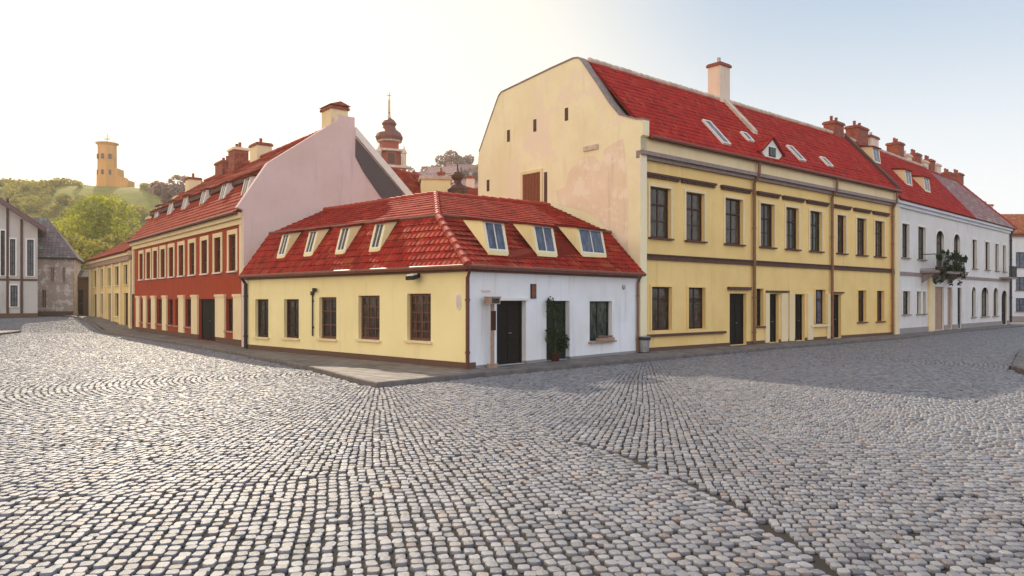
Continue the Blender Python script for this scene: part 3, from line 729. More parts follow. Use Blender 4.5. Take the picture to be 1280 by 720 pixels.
# dormers of the white side: the slope is E0-ER / K1-KRt
def slope_at(fr, Mx, px, py, A_, B2, C2):
    n = (B2 - A_).cross(C2 - A_).normalized()
    return fr.hit(px, py, A_, n), n
for a, c, yb in ((606, 634, 315.5), (667, 695, 317.5), (722, 756, 318.5)):
    pa, n = slope_at(FR, None, a + 10, yb, E0, ER, KRt); pb, _ = slope_at(FR, None, c, yb, E0, ER, KRt)
    sl = (KRt.z - ER.z) / (KRt.y - ER.y)
    dormer(T, pa.x - .25, pb.x + .05, pa.y, pa.z + .02, .98, sl * .98, 'y_corner', 'tile', 'glass_b', lean=.22)
# dormers of the yellow side
MLi = FL.M.inverted() @ FR.M
e0, el, kl, k1 = (MLi @ v for v in (E0, EL, KLf, K1))
nL = (e0 - el).cross(kl - el).normalized()
for a, yb in ((351, 322.5), (385, 320), (425, 317.5), (468, 314.5)):
    p = FL.hit(a, yb, el, nL)
    dormer(T, p.x - .32, p.x + .32, p.y - .02, p.z + .06, .95, (kl.z - el.z) / (kl.y - el.y), 'y_corner', 'tile', 'glass_c', lean=.28, Mx=ML)
pipe(T, [(-.15, -.28, ZE - .05), (-.12, -.10, ZE - .42), (-.10, -.08, ZE - .6), (-.10, -.08, .14)], .06)
pipe(T, [(.10, -.30, ZE - .05), (.10, -.09, ZE - .4), (.10, -.09, .14)], .075, 'pipe_k', Mx=ML)
pipe(T, [(RL - .06, -.30, ZE - .05), (RL - .06, -.08, ZE - .4), (RL - .06, -.08, .14)], .045, 'pipe_b')
# things on its walls
def on(fr, px, py, v=0): u = fr.u(px, v); return fr.W(u, v, fr.z(py, u, v)), u
def wall_thing(name, label, cat, fr, px, py, v=0): p, u = on(fr, px, py, v); return thing(name, label, cat, loc=p, rz=fr.rz)
t_ = wall_thing('wall_lamp', 'black and white floodlight fixed high on the yellow wall of the corner house', 'lamp', FL, 524, 345)
bm = B(); box(bm, -.05, .05, -.06, -.002, -.06, .08); tube(bm, [(0, -.05, 0), (0, -.24, .02)], .02, 6); obj('bracket', bm, M['pipe_k'], t_)
bm = B(); prism(bm, [(-.19, -.20, .03), (-.19, -.42, -.03), (-.19, -.40, -.14), (-.19, -.18, -.09)], (.38, 0, 0)); obj('housing', bm, M['pipe_k'], t_)
bm = B(); prism(bm, [(-.15, -.22, .085), (-.15, -.38, .04), (-.15, -.40, .0), (-.15, -.20, .045)], (.32, 0, 0)); obj('visor', bm, M['white'], t_)
t_ = wall_thing('wall_plaque', 'small white oblong plaque on the yellow wall beside the corner drainpipe', 'plaque', FL, 573.5, 377)
bm = B(); pts = [(.11 * math.cos(a), -.02, .26 * math.copysign(abs(math.sin(a)) ** .6, math.sin(a))) for a in np.arange(0, 6.28, .39)]; prism(bm, [(x, -.003, z) for x, y, z in pts], (0, -.03, 0)); obj('board', bm, M['white'], t_)
bm = B(); prism(bm, [(x * .72, -.034, z * .8) for x, y, z in pts], (0, -.006, 0)); obj('face', bm, M['lav'], t_)
t_ = wall_thing('flag_bracket', 'thin black iron bracket pole on yellow wall between the second and third windows', 'bracket', FL, 392, 420)
bm = B(); tube(bm, [(0, -.05, 0), (0, -.05, 1.62)], .028, 8); tube(bm, [(-.02, -.05, 1.62), (.26, -.12, 1.75)], .022, 6); box(bm, .22, .30, -.2, -.05, 1.68, 1.82); box(bm, -.04, .04, -.06, -.002, .3, .36); box(bm, -.04, .04, -.06, -.002, 1.3, 1.36); box(bm, -.07, .07, -.10, -.02, 1.55, 1.70); obj('pole', bm, M['pipe_k'], t_)
t_ = wall_thing('lantern', 'small brown wall lantern beside the left door of the white facade', 'lantern', FR, 607, 376)
bm = B(); box(bm, -.04, .04, -.05, -.002, -.08, .08); tube(bm, [(0, -.04, .04), (0, -.30, .06)], .018, 6); obj('bracket', bm, M['pipe_k'], t_)
bm = B(); box(bm, -.22, .22, -.42, -.18, -.10, .10); box(bm, -.25, .25, -.45, -.15, .10, .13); obj('housing', bm, M['wood_l'], t_)
bm = B(); box(bm, -.16, .16, -.432, -.421, -.07, .07); obj('pane', bm, M['glass'], t_)
t_ = wall_thing('sign_board', 'small dark brown square sign high on the white wall between the two doors', 'sign', FR, 666, 364)
bm = B(); box(bm, -.13, .13, -.05, -.003, -.24, .24); obj('frame', bm, M['pipe_k'], t_)
bm = B(); box(bm, -.10, .10, -.056, -.051, -.21, .21); obj('face', bm, M['wood_s'], t_)
t_ = wall_thing('name_plate', 'thin pale name plate with mauve lettering strip above the brown lantern', 'sign', FR, 607, 364)
bm = B(); box(bm, -.2, .2, -.02, -.003, -.03, .03); obj('plate', bm, M['lav'], t_)
t_ = wall_thing('utility_box', 'tiny grey round vent near the top right of the white facade', 'vent', FR, 779, 359)
bm = B(); lathe(bm, [(.09, 0), (.09, .04), (.06, .05)], 12); o = obj('cover', bm, M['metal'], t_); o.rotation_euler = (R(90), 0, 0); o.location = (0, -.002, 0)
# menu post by the left door
p = FR.W(FR.u(615.5, -.25), -.25, .116)
t_ = thing('menu_post', 'slim pale wooden post board standing against the left jamb of the open dark doorway', 'post', loc=p, rz=FR.rz)
bm = B(); box(bm, -.06, .06, -.03, .03, 0, 2.05); obj('post', bm, M['wood_l'], t_)
bm = B(); box(bm, -.14, .14, -.12, .10, 0, .12); obj('foot', bm, M['wood_l'], t_)
bm = B(); box(bm, -.10, .10, -.06, -.031, 1.15, 1.75); obj('board', bm, M['wood_d'], t_)
# ivy at the green door, flowers at the sill
p = FR.W(FR.u(694, -.2), -.2, .116); t_ = thing('potted_climber', 'tall dark green climbing plant in front of the green door of the white house', 'plant', loc=p, rz=FR.rz)
rng = random.Random(4); bm = B()
for k in range(34): leaves(bm, (rng.uniform(-.42, .38), rng.uniform(-.08, .1), rng.uniform(.35, 2.1)), (.15, .09, .13), 16, .05, rng, surf=0)
for k in range(14): leaves(bm, (rng.uniform(.2, .55), rng.uniform(-.14, .05), rng.uniform(.35, .95)), (.14, .12, .12), 22, .05, rng, surf=0)
obj('foliage', bm, M['leaf_d'], t_, recalc=False)
bm = B(); lathe(bm, [(.13, 0), (.17, .26), (.19, .26), (.19, .30), (.15, .30)], 12); obj('pot', bm, M['wood_d'], t_)
bm = B(); tube(bm, [(0, 0, .28), (.05, .02, 1.0), (-.04, .02, 1.9)], .018, 6); obj('stem', bm, M['bark'], t_)
p = FR.W((w3[0] + w3[1]) / 2 + .1, -.12, ops[2][2] - .003); t_ = thing('flower_box', 'long low box with pale flowers on the sill of the white house window', 'flower box', loc=p, rz=FR.rz)
bm = B(); box(bm, -.52, .52, -.08, .06, 0, .11); obj('box', bm, M['wood_l'], t_)
bm = B()
for k in range(12): leaves(bm, (-.46 + .084 * k, -.01, .15), (.05, .05, .06), 12, .03, rng, surf=0)
obj('flowers', bm, M['leaf_p'], t_, recalc=False)

# ================================================================== big yellow house
Ya = at(796, 440, .12); Yb = at(1116, 418, .12); FY = Frame(Ya[0], Ya[1], Yb[0], Yb[1]); YL = FY.len
T = thing('yellow_house', 'large ochre yellow two storey house with pale windowless gable and bright red roof', 'house', FY)
def rng_(fr, a, c): return fr.u(a), fr.u(c)
ZC = 8.05
up = [(812, 838), (857, 880), (906, 928), (950, 967.5), (982, 998), (1012, 1027), (1046, 1057), (1070.5, 1082.5), (1093, 1105)]
gw = [(814, 839, 'w'), (860, 881, 'w'), (912, 933, 'd'), (944.5, 953.5, 'w'), (961, 973.5, 'd'), (994, 1006, 'd'), (1018.5, 1031, 'b'), (1041, 1051.5, 'd'), (1072, 1082, 'w'), (1095.5, 1104.5, 'w')]
ops = []; spec = []
for a, c in up: u0, u1 = rng_(FY, a, c); ops.append((u0, u1, 4.76, 6.84)); spec.append('u')
for a, c, k in gw:
    u0, u1 = rng_(FY, a, c); ops.append((u0, u1, .14 if k == 'd' else .95, 2.50 if k == 'd' else 2.74)); spec.append(k)
bm = B(); panel(bm, 0, YL, 0, ZC, ops, depth=.24)
poly(bm, [(YL, 0, 0), (YL, 10.2, 0), (YL, 10.2, 9.6), (YL, 8.2, 12.0), (YL, 3, 12.5), (YL, 0, 8.9), (YL, 0, ZC)])
poly(bm, [(0, 10.2, 0), (YL, 10.2, 0), (YL, 10.2, 9.6), (0, 10.2, 9.6)]); poly(bm, [(0, 0, ZC), (YL, 0, ZC), (YL, .0, 8.7), (0, .0, 8.7)])
obj('wall', bm, M['y_big'], T)
for i, ((u0, u1, z0, z1), k) in enumerate(zip(ops, spec)):
    if k == 'u': window(T, u0, u1, z0, z1, 'wood_g' if i == 5 else 'wood_d', 'glass_c' if i < 3 else 'glass', 2, 3, sur='cream', sw=.12, sill='trim_d', transom=.66, sd=.14)
    elif k == 'd': door(T, u0, u1, z0, z1, 'wood_k', 3, rec=.2)
    else: window(T, u0, u1, z0, z1, 'wood_d', 'glass_b' if k == 'b' else 'glass_c' if i < 12 else 'glass', 2, 3, sill='trim_d' if i > 10 else None, transom=.72, sur='y_big', sw=.09)
# hoods over the windows, string course, cornices
bm = B()
def hood(a, c, z=7.20):
    box(bm, a, c, -.16, -.003, z + .08, z + .17); box(bm, a + .05, c - .05, -.10, -.003, z - .02, z + .079)
    k = a + .12
    while k < c - .2: box(bm, k, k + .09, -.13, -.101, z - .01, z + .06); k += .26
hood(FY.u(802), FY.u(848)); hood(FY.u(850), FY.u(893)); hood(FY.u(900), FY.u(937)); hood(FY.u(945), FY.u(973)); hood(FY.u(977), FY.u(1004)); hood(FY.u(1007), FY.u(1034)); hood(FY.u(1041), FY.u(1062)); hood(FY.u(1066), FY.u(1087)); hood(FY.u(1090), FY.u(1110))
obj('window_hoods', bm, M['trim_d'], T)
bm = B(); box(bm, .3, YL - .1, -.10, -.003, 3.84, 4.02); box(bm, .3, YL - .1, -.15, -.002, 4.021, 4.07); obj('string_course', bm, M['trim_d'], T)
bm = B(); box(bm, -.05, YL, -.18, -.003, 7.86, 8.0); box(bm, -.05, YL, -.34, -.003, 8.001, 8.16); obj('cornice', bm, M['trim_g'], T)
bm = B(); box(bm, -.02, YL, -.22, .15, 8.163, 8.74); obj('frieze', bm, M['cream'], T)
boxes('corner_pilaster', [(.0, .42, -.07, -.003, .25, 7.85), (YL - .35, YL, -.07, -.003, .25, 7.85)], M['y_big'], T)
bm = B(); box(bm, FY.u(803), FY.u(905), -.14, -.003, .70, .80); obj('sill_course', bm, M['trim_d'], T)
boxes('door_lintel', [(FY.u(909), FY.u(936), -.16, -.003, 2.66, 2.80), (FY.u(1040), FY.u(1053), -.12, -.003, 2.55, 2.64), (FY.u(957), FY.u(984), -.14, -.003, 2.56, 2.66)], M['trim_d'], T)
boxes('shop_pilaster', [(FY.u(a), FY.u(c), -.10, -.004, .15, 2.54) for a, c in ((955, 960), (975, 983), (985, 991), (1008, 1014.5), (1032.5, 1036))], M['cream'], T)
boxes('shop_sill', [(FY.u(1012), FY.u(1033), -.16, -.101, .80, .93)], M['cream'], T)
edges = [0] + [x for o_ in sorted(ops) if o_[2] < .5 for x in o_[:2]] + [YL]
boxes('plinth', [(a, c, -.05, -.003, -.1, .26) for a, c in zip(edges[::2], edges[1::2])], M['base'], T)
for px, m_ in ((940, 'pipe_b'), (1037.5, 'pipe_b'), (1113, 'pipe_b')):
    u = FY.u(px); pipe(T, [(u, -.40, 8.70), (u, -.38, 8.1), (u, -.13, 7.7), (u, -.13, .2)], .075, m_)
# gable wall with its curved shoulder
gp = [(0, 0)]
def gpt(px, py):                                                     # point on the gable plane u=0
    p = FY.hit(px, py, (0, 0, 0), Vector((1, 0, 0))); return (p.y, p.z)
pk = (3.0, 12.75)
gpp = [(-.22, 0), (-.22, 8.7), (-.34, 8.75), (-.34, 9.35), (.02, 9.42)] + [gpt(*p) for p in ((775, 144), (768, 136), (761, 127), (754, 116), (747, 105), (737, 90.5), (729, 78), (724, 73), (718, 73.5), (690, 86), (627.5, 116), (624, 121), (613, 152), (600, 190))] + [(10.2, 9.3), (10.2, 0)]
print('gable', [(round(a, 2), round(b, 2)) for a, b in gpp])
bm = B(); holes = []
prism(bm, [(-.04, v, z) for v, z in gpp], (.40, 0, 0)); obj('gable_wall', bm, M['y_gable'], T)
bm = B()
for (v0, z0), (v1, z1) in zip(gpp[3:-3], gpp[4:-2]):
    prism(bm, [(-.08, v0, z0 + .003), (-.08, v1, z1 + .003), (-.08, v1, z1 + .06), (-.08, v0, z0 + .06)], (.50, 0, 0))
obj('coping', bm, M['trim_g'], T)
v0, z0 = gpt(677, 252); v1, z1 = gpt(655, 219)
bm = B(); box(bm, -.075, -.042, min(v0, v1), max(v0, v1), z0, z1)
for k in range(1, 6): vv = min(v0, v1) + abs(v1 - v0) * k / 6; box(bm, -.092, -.0755, vv - .012, vv + .012, z0 + .03, z1 - .03)
sh = obj('shutter', bm, M['wood_s'], T)
bm = B(); a, c = min(v0, v1), max(v0, v1)
box(bm, -.10, -.043, a - .14, a - .003, z0, z1 + .14); box(bm, -.10, -.043, c + .003, c + .14, z0, z1 + .14); box(bm, -.099, -.043, a - .003, c + .003, z1 + .003, z1 + .14); obj('surround', bm, M['cream'], sh)
for px, py in ((636.5, 170), (669.5, 157), (709, 143), (611, 232), (683, 236)):
    v, z = gpt(px, py); bm = B(); hh = .28 if px != 683 else .75; box(bm, -.055, -.0425, v - .10, v + .10, z - hh, z + hh); obj('vent_slot', bm, M['trim_d'], T)
prng = random.Random(5); pts = []
for px, py in ((728, 196), (742, 192), (752, 205), (758, 186), (778, 172), (782, 205), (786, 250), (786, 300), (789, 326), (770, 300), (752, 282), (735, 268), (716, 262), (700, 255), (697, 240), (706, 232), (712, 214)):
    pts.append(gpt(px + prng.uniform(-2, 2), py + prng.uniform(-2, 2)))
bm = B(); prism(bm, [(-.0475, max(v, .05) if px else v, z) for (v, z) in pts], (.006, 0, 0)); obj('bare_render_patch', bm, M['patch'], T)
v, z = gpt(740, 185); bm = B(); box(bm, -.10, -.042, v - .42, v + .42, z - .1, z + .1); obj('ledge', bm, M['coping'], T)
# roof
RE = (-.42, 8.72); RR = (3.0, 12.55)
sl_n = Vector((0, -(RR[1] - RE[1]), RR[0] - RE[0])).normalized(); p0r = Vector((0, RE[0], RE[1]))
roof('roof', [((.36, RE[0], RE[1]), (YL + .1, RE[0], RE[1]), (YL + .1, RR[0], RR[1]), (.36, RR[0], RR[1])),
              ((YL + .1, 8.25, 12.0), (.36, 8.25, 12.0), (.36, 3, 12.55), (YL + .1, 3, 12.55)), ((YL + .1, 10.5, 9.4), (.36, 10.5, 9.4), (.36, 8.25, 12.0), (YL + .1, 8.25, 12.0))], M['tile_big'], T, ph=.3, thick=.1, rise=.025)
bm = B(); ridge_caps(bm, (.4, 3, 12.58), (YL, 3, 12.58), .12); obj('ridge_tiles', bm, M['coping'], T)
bm = B(); tube(bm, [(.36, -.47, 8.72), (YL + .1, -.47, 8.72)], .07, 8); obj('gutter', bm, M['gut'], T)
def firewall(par, fr, u, wd, v0, z0, v1, z1, m, h=.28, name='fire_wall'):
    bm = B(); prism(bm, [(u, v0, z0 - .2), (u, v0, z0 + h), (u, v1, z1 + h), (u, v1, z1 - .2)], (wd, 0, 0)); return obj(name, bm, M[m], par)
pA = FY.hit(906, 127, p0r, sl_n); pB = FY.hit(944, 168, p0r, sl_n)
firewall(T, FY, pB.x - .2, .42, pB.y, pB.z, 3, 12.55, 'coping', .22)
firewall(T, FY, YL - .1, .34, -.3, 8.85, 3, 12.55, 'trim_d', .25)
chimney(T, pB.x - .1, 3.25, .88, .75, 11.6, 14.5, 'chim_w', 'brick', 1)
chimney(T, FY.u(1046, 3.0), 3.2, 1.25, .7, 11.8, 13.35, 'brick', 'brick', 2)
for a in ((884, 153, 905, 181, .62), (928, 167, 938, 178, .55), (986, 184, 1002, 202, .6), (1027, 198, 1037, 209, .6)):
    skylight(T, FY, *a[:4], p0r, sl_n, a[4])
# the pale diamond dormer
pd = FY.hit(965, 198, p0r, sl_n); o = B()
slp = (RR[1] - RE[1]) / (RR[0] - RE[0])
u, v, z = pd; zt = z + .95; bm = o
prism(bm, [(u - .95, v, z + .25), (u - .5, v, z - .05), (u + .5, v, z - .05), (u + .95, v, z + .25), (u, v, zt)], (0, .5, .0)); dm = obj('dormer', bm, M['white'], T)
bm = B(); box(bm, u - .3, u + .3, v - .03, v - .002, z + .08, z + .52); dw = obj('window', bm, M['wood_g'], dm); bm = B(); box(bm, u - .25, u - .02, v - .04, v - .031, z + .12, z + .48); box(bm, u + .02, u + .25, v - .04, v - .031, z + .12, z + .48); obj('pane', bm, M['glass_g'], dw)
bm = B(); uvl = bm.loops.layers.uv.new('UVMap')
for s in (-1, 1):
    vr1 = v + (z + .25 - z) / slp; vr2 = v + (zt + .05 - z) / slp
    roofq(bm, uvl, (u + s * 1.05, v - .12, z + .24), (u + s * 1.05, vr1 + .2, z + .24), (u, vr2 + .1, zt + .08), (u, v - .12, zt + .08), thick=.05, rise=.02)
obj('roof', bm, M['tile_big'], dm, recalc=False)
# bin at its foot
p = FY.W(FY.u(805, -.35), -.35, .116); t_ = thing('litter_bin', 'small round grey litter bin standing at the foot of the yellow wall', 'bin', loc=p)
bm = B(); lathe(bm, [(.20, .03), (.24, .62), (.25, .62), (.25, .66), (.21, .66), (.19, .2)], 16); obj('body', bm, M['metal'], t_, smooth=False)
bm = B(); lathe(bm, [(.262, .50), (.27, .52), (.27, .60), (.262, .62)], 16); obj('band', bm, M['pipe_k'], t_)
bm = B(); lathe(bm, [(.22, 0), (.22, .03)], 16); obj('foot', bm, M['pipe_k'], t_)

# ================================================================== white row on the right
Wb = at(1262, 405.2, .12); FW = Frame(Yb[0] + .05, Yb[1] + .05, Wb[0], Wb[1]); WL = FW.len
SP = FW.u(1212)
def row_house(name, label, ua, ub, ups, grs, roofm, zr, extra):
    T = thing(name, label, 'house', Frame(*FW.W(ua, 0).xy, *FW.W(ub, 0).xy)); fr = Frame(*FW.W(ua, 0).xy, *FW.W(ub, 0).xy); Ln = fr.len
    ops = []; sp = []
    for a, c, zt, zb, arch in ups:
        u0, u1 = fr.u(a), fr.u(c); ops.append((u0, u1, zb, zt) + ((arch,) if arch else ())); sp.append('u')
    for a, c, zt, zb, arch, k in grs:
        u0, u1 = fr.u(a), fr.u(c); ops.append((u0, u1, zb, zt) + ((arch,) if arch else ())); sp.append(k)
    bm = B(); panel(bm, 0, Ln, 0, 8.3, ops, depth=.24)
    D = 9
    prf = [(D, 0), (D, 8.5), (3 if extra == 'a' else 3, zr), (0, 8.6), (0, 0)]
    poly(bm, [(Ln, v, z) for v, z in (prf if extra == 'a' else [(D, 0), (D, 8.5), (0, 8.5), (0, 0)])]); poly(bm, [(0, v, z) for v, z in prf]); poly(bm, [(0, D, 0), (Ln, D, 0), (Ln, D, 8.5), (0, D, 8.5)])
    obj('wall', bm, M['w_row'], T)
    for o_, k in zip(ops, sp):
        ar = o_[4] if len(o_) > 4 else 0
        if k == 'd': door(T, *o_[:4], 'wood_k', 3)
        elif k == 'l': door(T, *o_[:4], 'wood_l', 3)
        else: window(T, *o_[:4], 'wood_k', 'glass' if k == 'u' else 'glass_g', 2, 3, sur='white', sw=.14, sill='trim_g', arch=ar, sd=.13)
    bm = B(); box(bm, 0, Ln, -.14, -.003, 7.9, 8.1); box(bm, 0, Ln, -.30, -.002, 8.101, 8.32); obj('cornice', bm, M['w_far'], T)
    bm = B(); box(bm, 0, Ln, -.10, -.003, 3.75, 3.95); obj('string_course', bm, M['trim_g'], T)
    ed = [0] + [x for o_ in sorted(ops) if o_[2] < .5 for x in o_[:2]] + [Ln]
    boxes('plinth', [(a, c, -.06, -.003, -.1, .45) for a, c in zip(ed[::2], ed[1::2])], M['base_w'], T)
    return T, fr, Ln
TA, FA, LA = row_house('white_house', 'white stucco house with a dark balcony next to the yellow house', 0, SP,
    [(1127, 1136, 6.95, 4.85, 0), (1147, 1156.5, 6.95, 4.85, 0), (1169.5, 1179.5, 6.95, 4.5, .55), (1191.5, 1199.5, 6.95, 4.3, .55)],
    [(1128, 1137, 2.75, 1.3, 0, 'w'), (1145.5, 1150.5, 2.75, 1.3, 0, 'w'), (1153, 1157, 2.75, 1.3, 0, 'w'), (1168.5, 1180, 3.1, .14, 0, 'l'), (1184.5, 1190.5, 3.1, .14, 0, 'l'), (1197, 1202, 3.1, .14, 0, 'd')], 'tile_red', 12.5, 'a')
roof('roof', [((0.12, -.42, 8.32), (LA, -.42, 8.32), (LA, 3, 12.5), (0.12, 3, 12.5)), ((LA, 9.3, 8.3), (0.12, 9.3, 8.3), (0.12, 3, 12.5), (LA, 3, 12.5))], M['tile_big'], TA, ph=.3, thick=.1, rise=.025)
bm = B(); ridge_caps(bm, (.15, 3, 12.53), (LA, 3, 12.53), .11); obj('ridge_tiles', bm, M['coping'], TA)
boxes('pilaster', [(0.0, .75, -.12, -.003, 0.1, 7.89), (FA.u(1159.5), FA.u(1166.5), -.12, -.003, .1, 3.74)], M['cream'], TA)
# balcony
b0, b1 = FA.u(1171, -1), FA.u(1206, -1)
bm = B(); box(bm, b0, b1, -1.05, -.004, 3.96, 4.12)
for x in np.linspace(b0 + .3, b1 - .3, 4): prism(bm, [(x, -.005, 3.955), (x, -.9, 3.955), (x, -.005, 3.3)], (.12, 0, 0))
bl = obj('balcony', bm, M['trim_g'], TA)
bm = B(); tube(bm, [(b0, -.02, 5.15), (b0, -1.02, 5.15), (b1, -1.02, 5.15), (b1, -.02, 5.15)], .03, 6); tube(bm, [(b0, -.02, 4.2), (b0, -1.02, 4.2), (b1, -1.02, 4.2), (b1, -.02, 4.2)], .02, 6)
for x in np.arange(b0, b1, .16): tube(bm, [(x, -1.02, 4.12), (x, -1.02, 5.15)], .014, 4)
obj('railing', bm, M['pipe_k'], bl)
p = FA.W((b0 + b1) / 2, -.98, 4.125); t_ = thing('balcony_plants', 'dark trailing plants filling the balcony railing of the white house', 'plants', loc=p, rz=FA.rz)
bm = B(); rng = random.Random(11); wdt = (b1 - b0) / 2
for k in range(44): leaves(bm, (rng.uniform(-wdt * 1.0, wdt * .95), rng.uniform(-.25, .1), rng.uniform(.1, 1.15) if k % 3 else rng.uniform(-.75, .3)), (.24, .16, rng.uniform(.14, .34)), 26, .10, rng, surf=0)
obj('foliage', bm, M['leaf_d'], t_, recalc=False)
bm = B(); box(bm, -wdt * .92, wdt * .92, -.10, .14, 0, .22); obj('planter', bm, M['wood_d'], t_)
nA = Vector((0, -(12.5 - 8.32), 3.42)).normalized(); pA0 = Vector((0, -.42, 8.32))
for px, w_, h_, m_ in ((1075, 1.7, 1.0, 'brick'), (1090, 1.3, .7, 'chim_w')):
    u = FA.u(px, 3.0)
    if u > .5: chimney(TA, u, 3.2, w_, .8, 12.0, 12.6 + h_, m_, 'brick', 2)
for px, h_, m_ in ((1121, 1.25, 'brick'), (1131, .6, 'chim_w'), (1143, .95, 'brick'), (1152, .6, 'chim_w'), (1160, .9, 'brick'), (1168, .75, 'chim_w')):
    u = FA.u(px, 3.4); chimney(TA, u, 3.5, .95, .9, 11.4, 12.5 + h_, m_, 'brick' if m_ == 'brick' else 'chim_w', 2)
for px, py in ((1097, 204), (1137, 232), (1160, 240)):
    p = FA.hit(px, py, pA0, nA)
    if 0.6 < p.x < LA - .6: dormer(TA, p.x - .6, p.x + .6, p.y, p.z, 1.0, 4.18 / 3.42, 'cream', 'tile_big', 'glass_b')
TB, FB, LB = row_house('pale_row_house', 'long white house with arched ground windows and a faded pink roof at the street end', SP, WL,
    [(1215, 1220.5, 6.8, 4.6, 0), (1231, 1236.5, 6.8, 4.6, 0), (1243.5, 1248, 6.8, 4.6, 0), (1253, 1257, 6.8, 4.6, 0)],
    [(1214, 1219, 3.2, .9, .5, 'w'), (1226, 1235, 3.2, .9, .6, 'w'), (1241, 1247, 3.2, .9, .6, 'w'), (1252, 1259, 3.0, .14, .6, 'd')], 'tile_lav', 12.4, 'b')
roof('roof', [((0.02, -.42, 8.32), (LB + .3, -.42, 8.32), (LB - 4, 3, 12.3), (0.02, 3, 12.3)), ((LB + .3, 9.3, 8.3), (0.02, 9.3, 8.3), (0.02, 3, 12.3), (LB - 4, 3, 12.3)), ((LB + .3, -.42, 8.32), (LB + .3, 9.3, 8.3), (LB - 4, 3.001, 12.3), (LB - 4, 3, 12.3))], M['tile_lav'], TB, ph=.3, thick=.1, rise=.03)
bm = B(); ridge_caps(bm, (0, 3, 12.33), (LB - 4, 3, 12.33), .11); ridge_caps(bm, (LB - 4, 3, 12.33), (LB + .3, -.42, 8.36), .11); obj('ridge_tiles', bm, M['ridge'], TB)
bm = B(); box(bm, FB.u(1249), FB.u(1259), -.75, -.004, 3.96, 4.1); b_ = obj('balcony', bm, M['trim_g'], TB)
bm = B()
for x in np.arange(FB.u(1249), FB.u(1259), .2): tube(bm, [(x, -.72, 4.1), (x, -.72, 5.0)], .02, 4)
tube(bm, [(FB.u(1249), -.72, 5.0), (FB.u(1259), -.72, 5.0)], .03, 5); obj('railing', bm, M['pipe_k'], b_)
pipe(TB, [(LB - .1, -.35, 8.3), (LB - .1, -.12, 7.8), (LB - .1, -.12, .3)], .09, 'pipe_k')
nB = nA; pB0 = Vector((0, -.42, 8.32))
for px, py, mr in ((1180, 247, 'y_big'), (1203, 262, 'cream'), (1222, 275, 'cream')):
    p = FB.hit(px, py, pB0, nB)
    if .6 < p.x < LB - 1: dormer(TB, p.x - .8, p.x + .8, p.y, p.z, 1.0, 3.98 / 3.42, mr, 'tile_lav', 'glass_b')
for px, h_ in ((1186, .5), (1198, .75)):
    u = FB.u(px, 3.2)
    if u > .3: chimney(TB, u, 3.4, 1.2, .9, 11.6, 12.4 + h_, 'brick', 'brick', 2)
# end house across the street
FE = Frame(50.5, 79.5, 74, 79.5); T = thing('end_house', 'white house with orange red roof closing the street at the right edge', 'house', FE)
ops = []; 
for i in range(7):
    u0 = 2.2 + i * 3.0; ops += [(u0, u0 + 1.05, 5.6, 7.2), (u0, u0 + 1.05, 3.2 if i % 2 else 3.2, 4.6)]
    ops.append((u0, u0 + 1.05, 1.0, 2.4))
bm = B(); panel(bm, 0, 23.5, 0, 9.2, ops); poly(bm, [(0, 0, 0), (0, 9, 0), (0, 9, 9.2), (0, 4.5, 11.6), (0, 0, 9.2)]); poly(bm, [(23.5, 0, 0), (23.5, 9, 0), (23.5, 9, 9.2), (23.5, 4.5, 11.6), (23.5, 0, 9.2)]); poly(bm, [(0, 9, 0), (23.5, 9, 0), (23.5, 9, 9.2), (0, 9, 9.2)])
obj('wall', bm, M['w_far'], T)
for i, o_ in enumerate(ops): window(T, *o_, 'wood_k', 'glass_b', 2, 2, sill='trim_g')
roof('roof', [((-.4, -.5, 9.1), (24, -.5, 9.1), (24, 4.5, 11.7), (-.4, 4.5, 11.7)), ((24, 9.5, 9.1), (-.4, 9.5, 9.1), (-.4, 4.5, 11.7), (24, 4.5, 11.7))], M['tile_or'], T, thick=.15)
bm = B(); box(bm, 0, 23.5, -.06, -.003, -.1, .5); obj('plinth', bm, M['base_w'], T)
bm = B(); box(bm, 0, 23.5, -.25, -.003, 8.8, 9.05); obj('cornice', bm, M['trim_g'], T)
chimney(T, 1.2, 3.5, 1.1, .9, 11, 12.6, 'chim_w', 'brick', 1)

# ================================================================== red house on the left street
Ra = at(167, 413, .12); Rb = at(305.5, 433, .12); FRd = Frame(Ra[0], Ra[1], Rb[0], Rb[1]); RdL = FRd.len
T = thing('red_house', 'brick red house with tall white window frames and lavender grey gable', 'house', FRd)
ZR = 6.15
ops = []; sp = []
ucx = [177, 186, 194.5, 204, 214.5, 227, 240.5, 256, 272.5, 291]
for i, c in enumerate(ucx):
    u = FRd.u(c); ops.append((u - .52, u + .52, 3.55, 5.25)); sp.append('u')
for a, c, k in ((176, 180, 'w'), (184.5, 190, 'w'), (196, 204, 'w'), (210, 216, 'w'), (219, 224.5, 'w'), (232, 240, 'w'), (249, 270.5, 'd'), (283, 293, 'w')):
    ops.append((FRd.u(a), FRd.u(c), .14 if k == 'd' else .75, 2.25)); sp.append(k)
bm = B(); panel(bm, 0, RdL, 0, ZR, ops, depth=.22); poly(bm, [(0, 0, 0), (0, 9.4, 0), (0, 9.4, ZR), (0, 4.7, 10.6), (0, 0, ZR)]); poly(bm, [(0, 9.4, 0), (RdL, 9.4, 0), (RdL, 9.4, ZR), (0, 9.4, ZR)])
obj('wall', bm, M['red'], T)
for i, (o_, k) in enumerate(zip(ops, sp)):
    if k == 'd': door(T, *o_, 'wood_k', 4)
    elif k == 'u': window(T, *o_, 'wood_r', 'glass_c', 2, 3, sur='cream', sw=.22, sill='white', sd=.12, rec=.10)
    else: window(T, *o_, 'wood_d', 'glass' if i % 2 else 'glass_c', 2, 3, sill='wood_l', rec=.12)
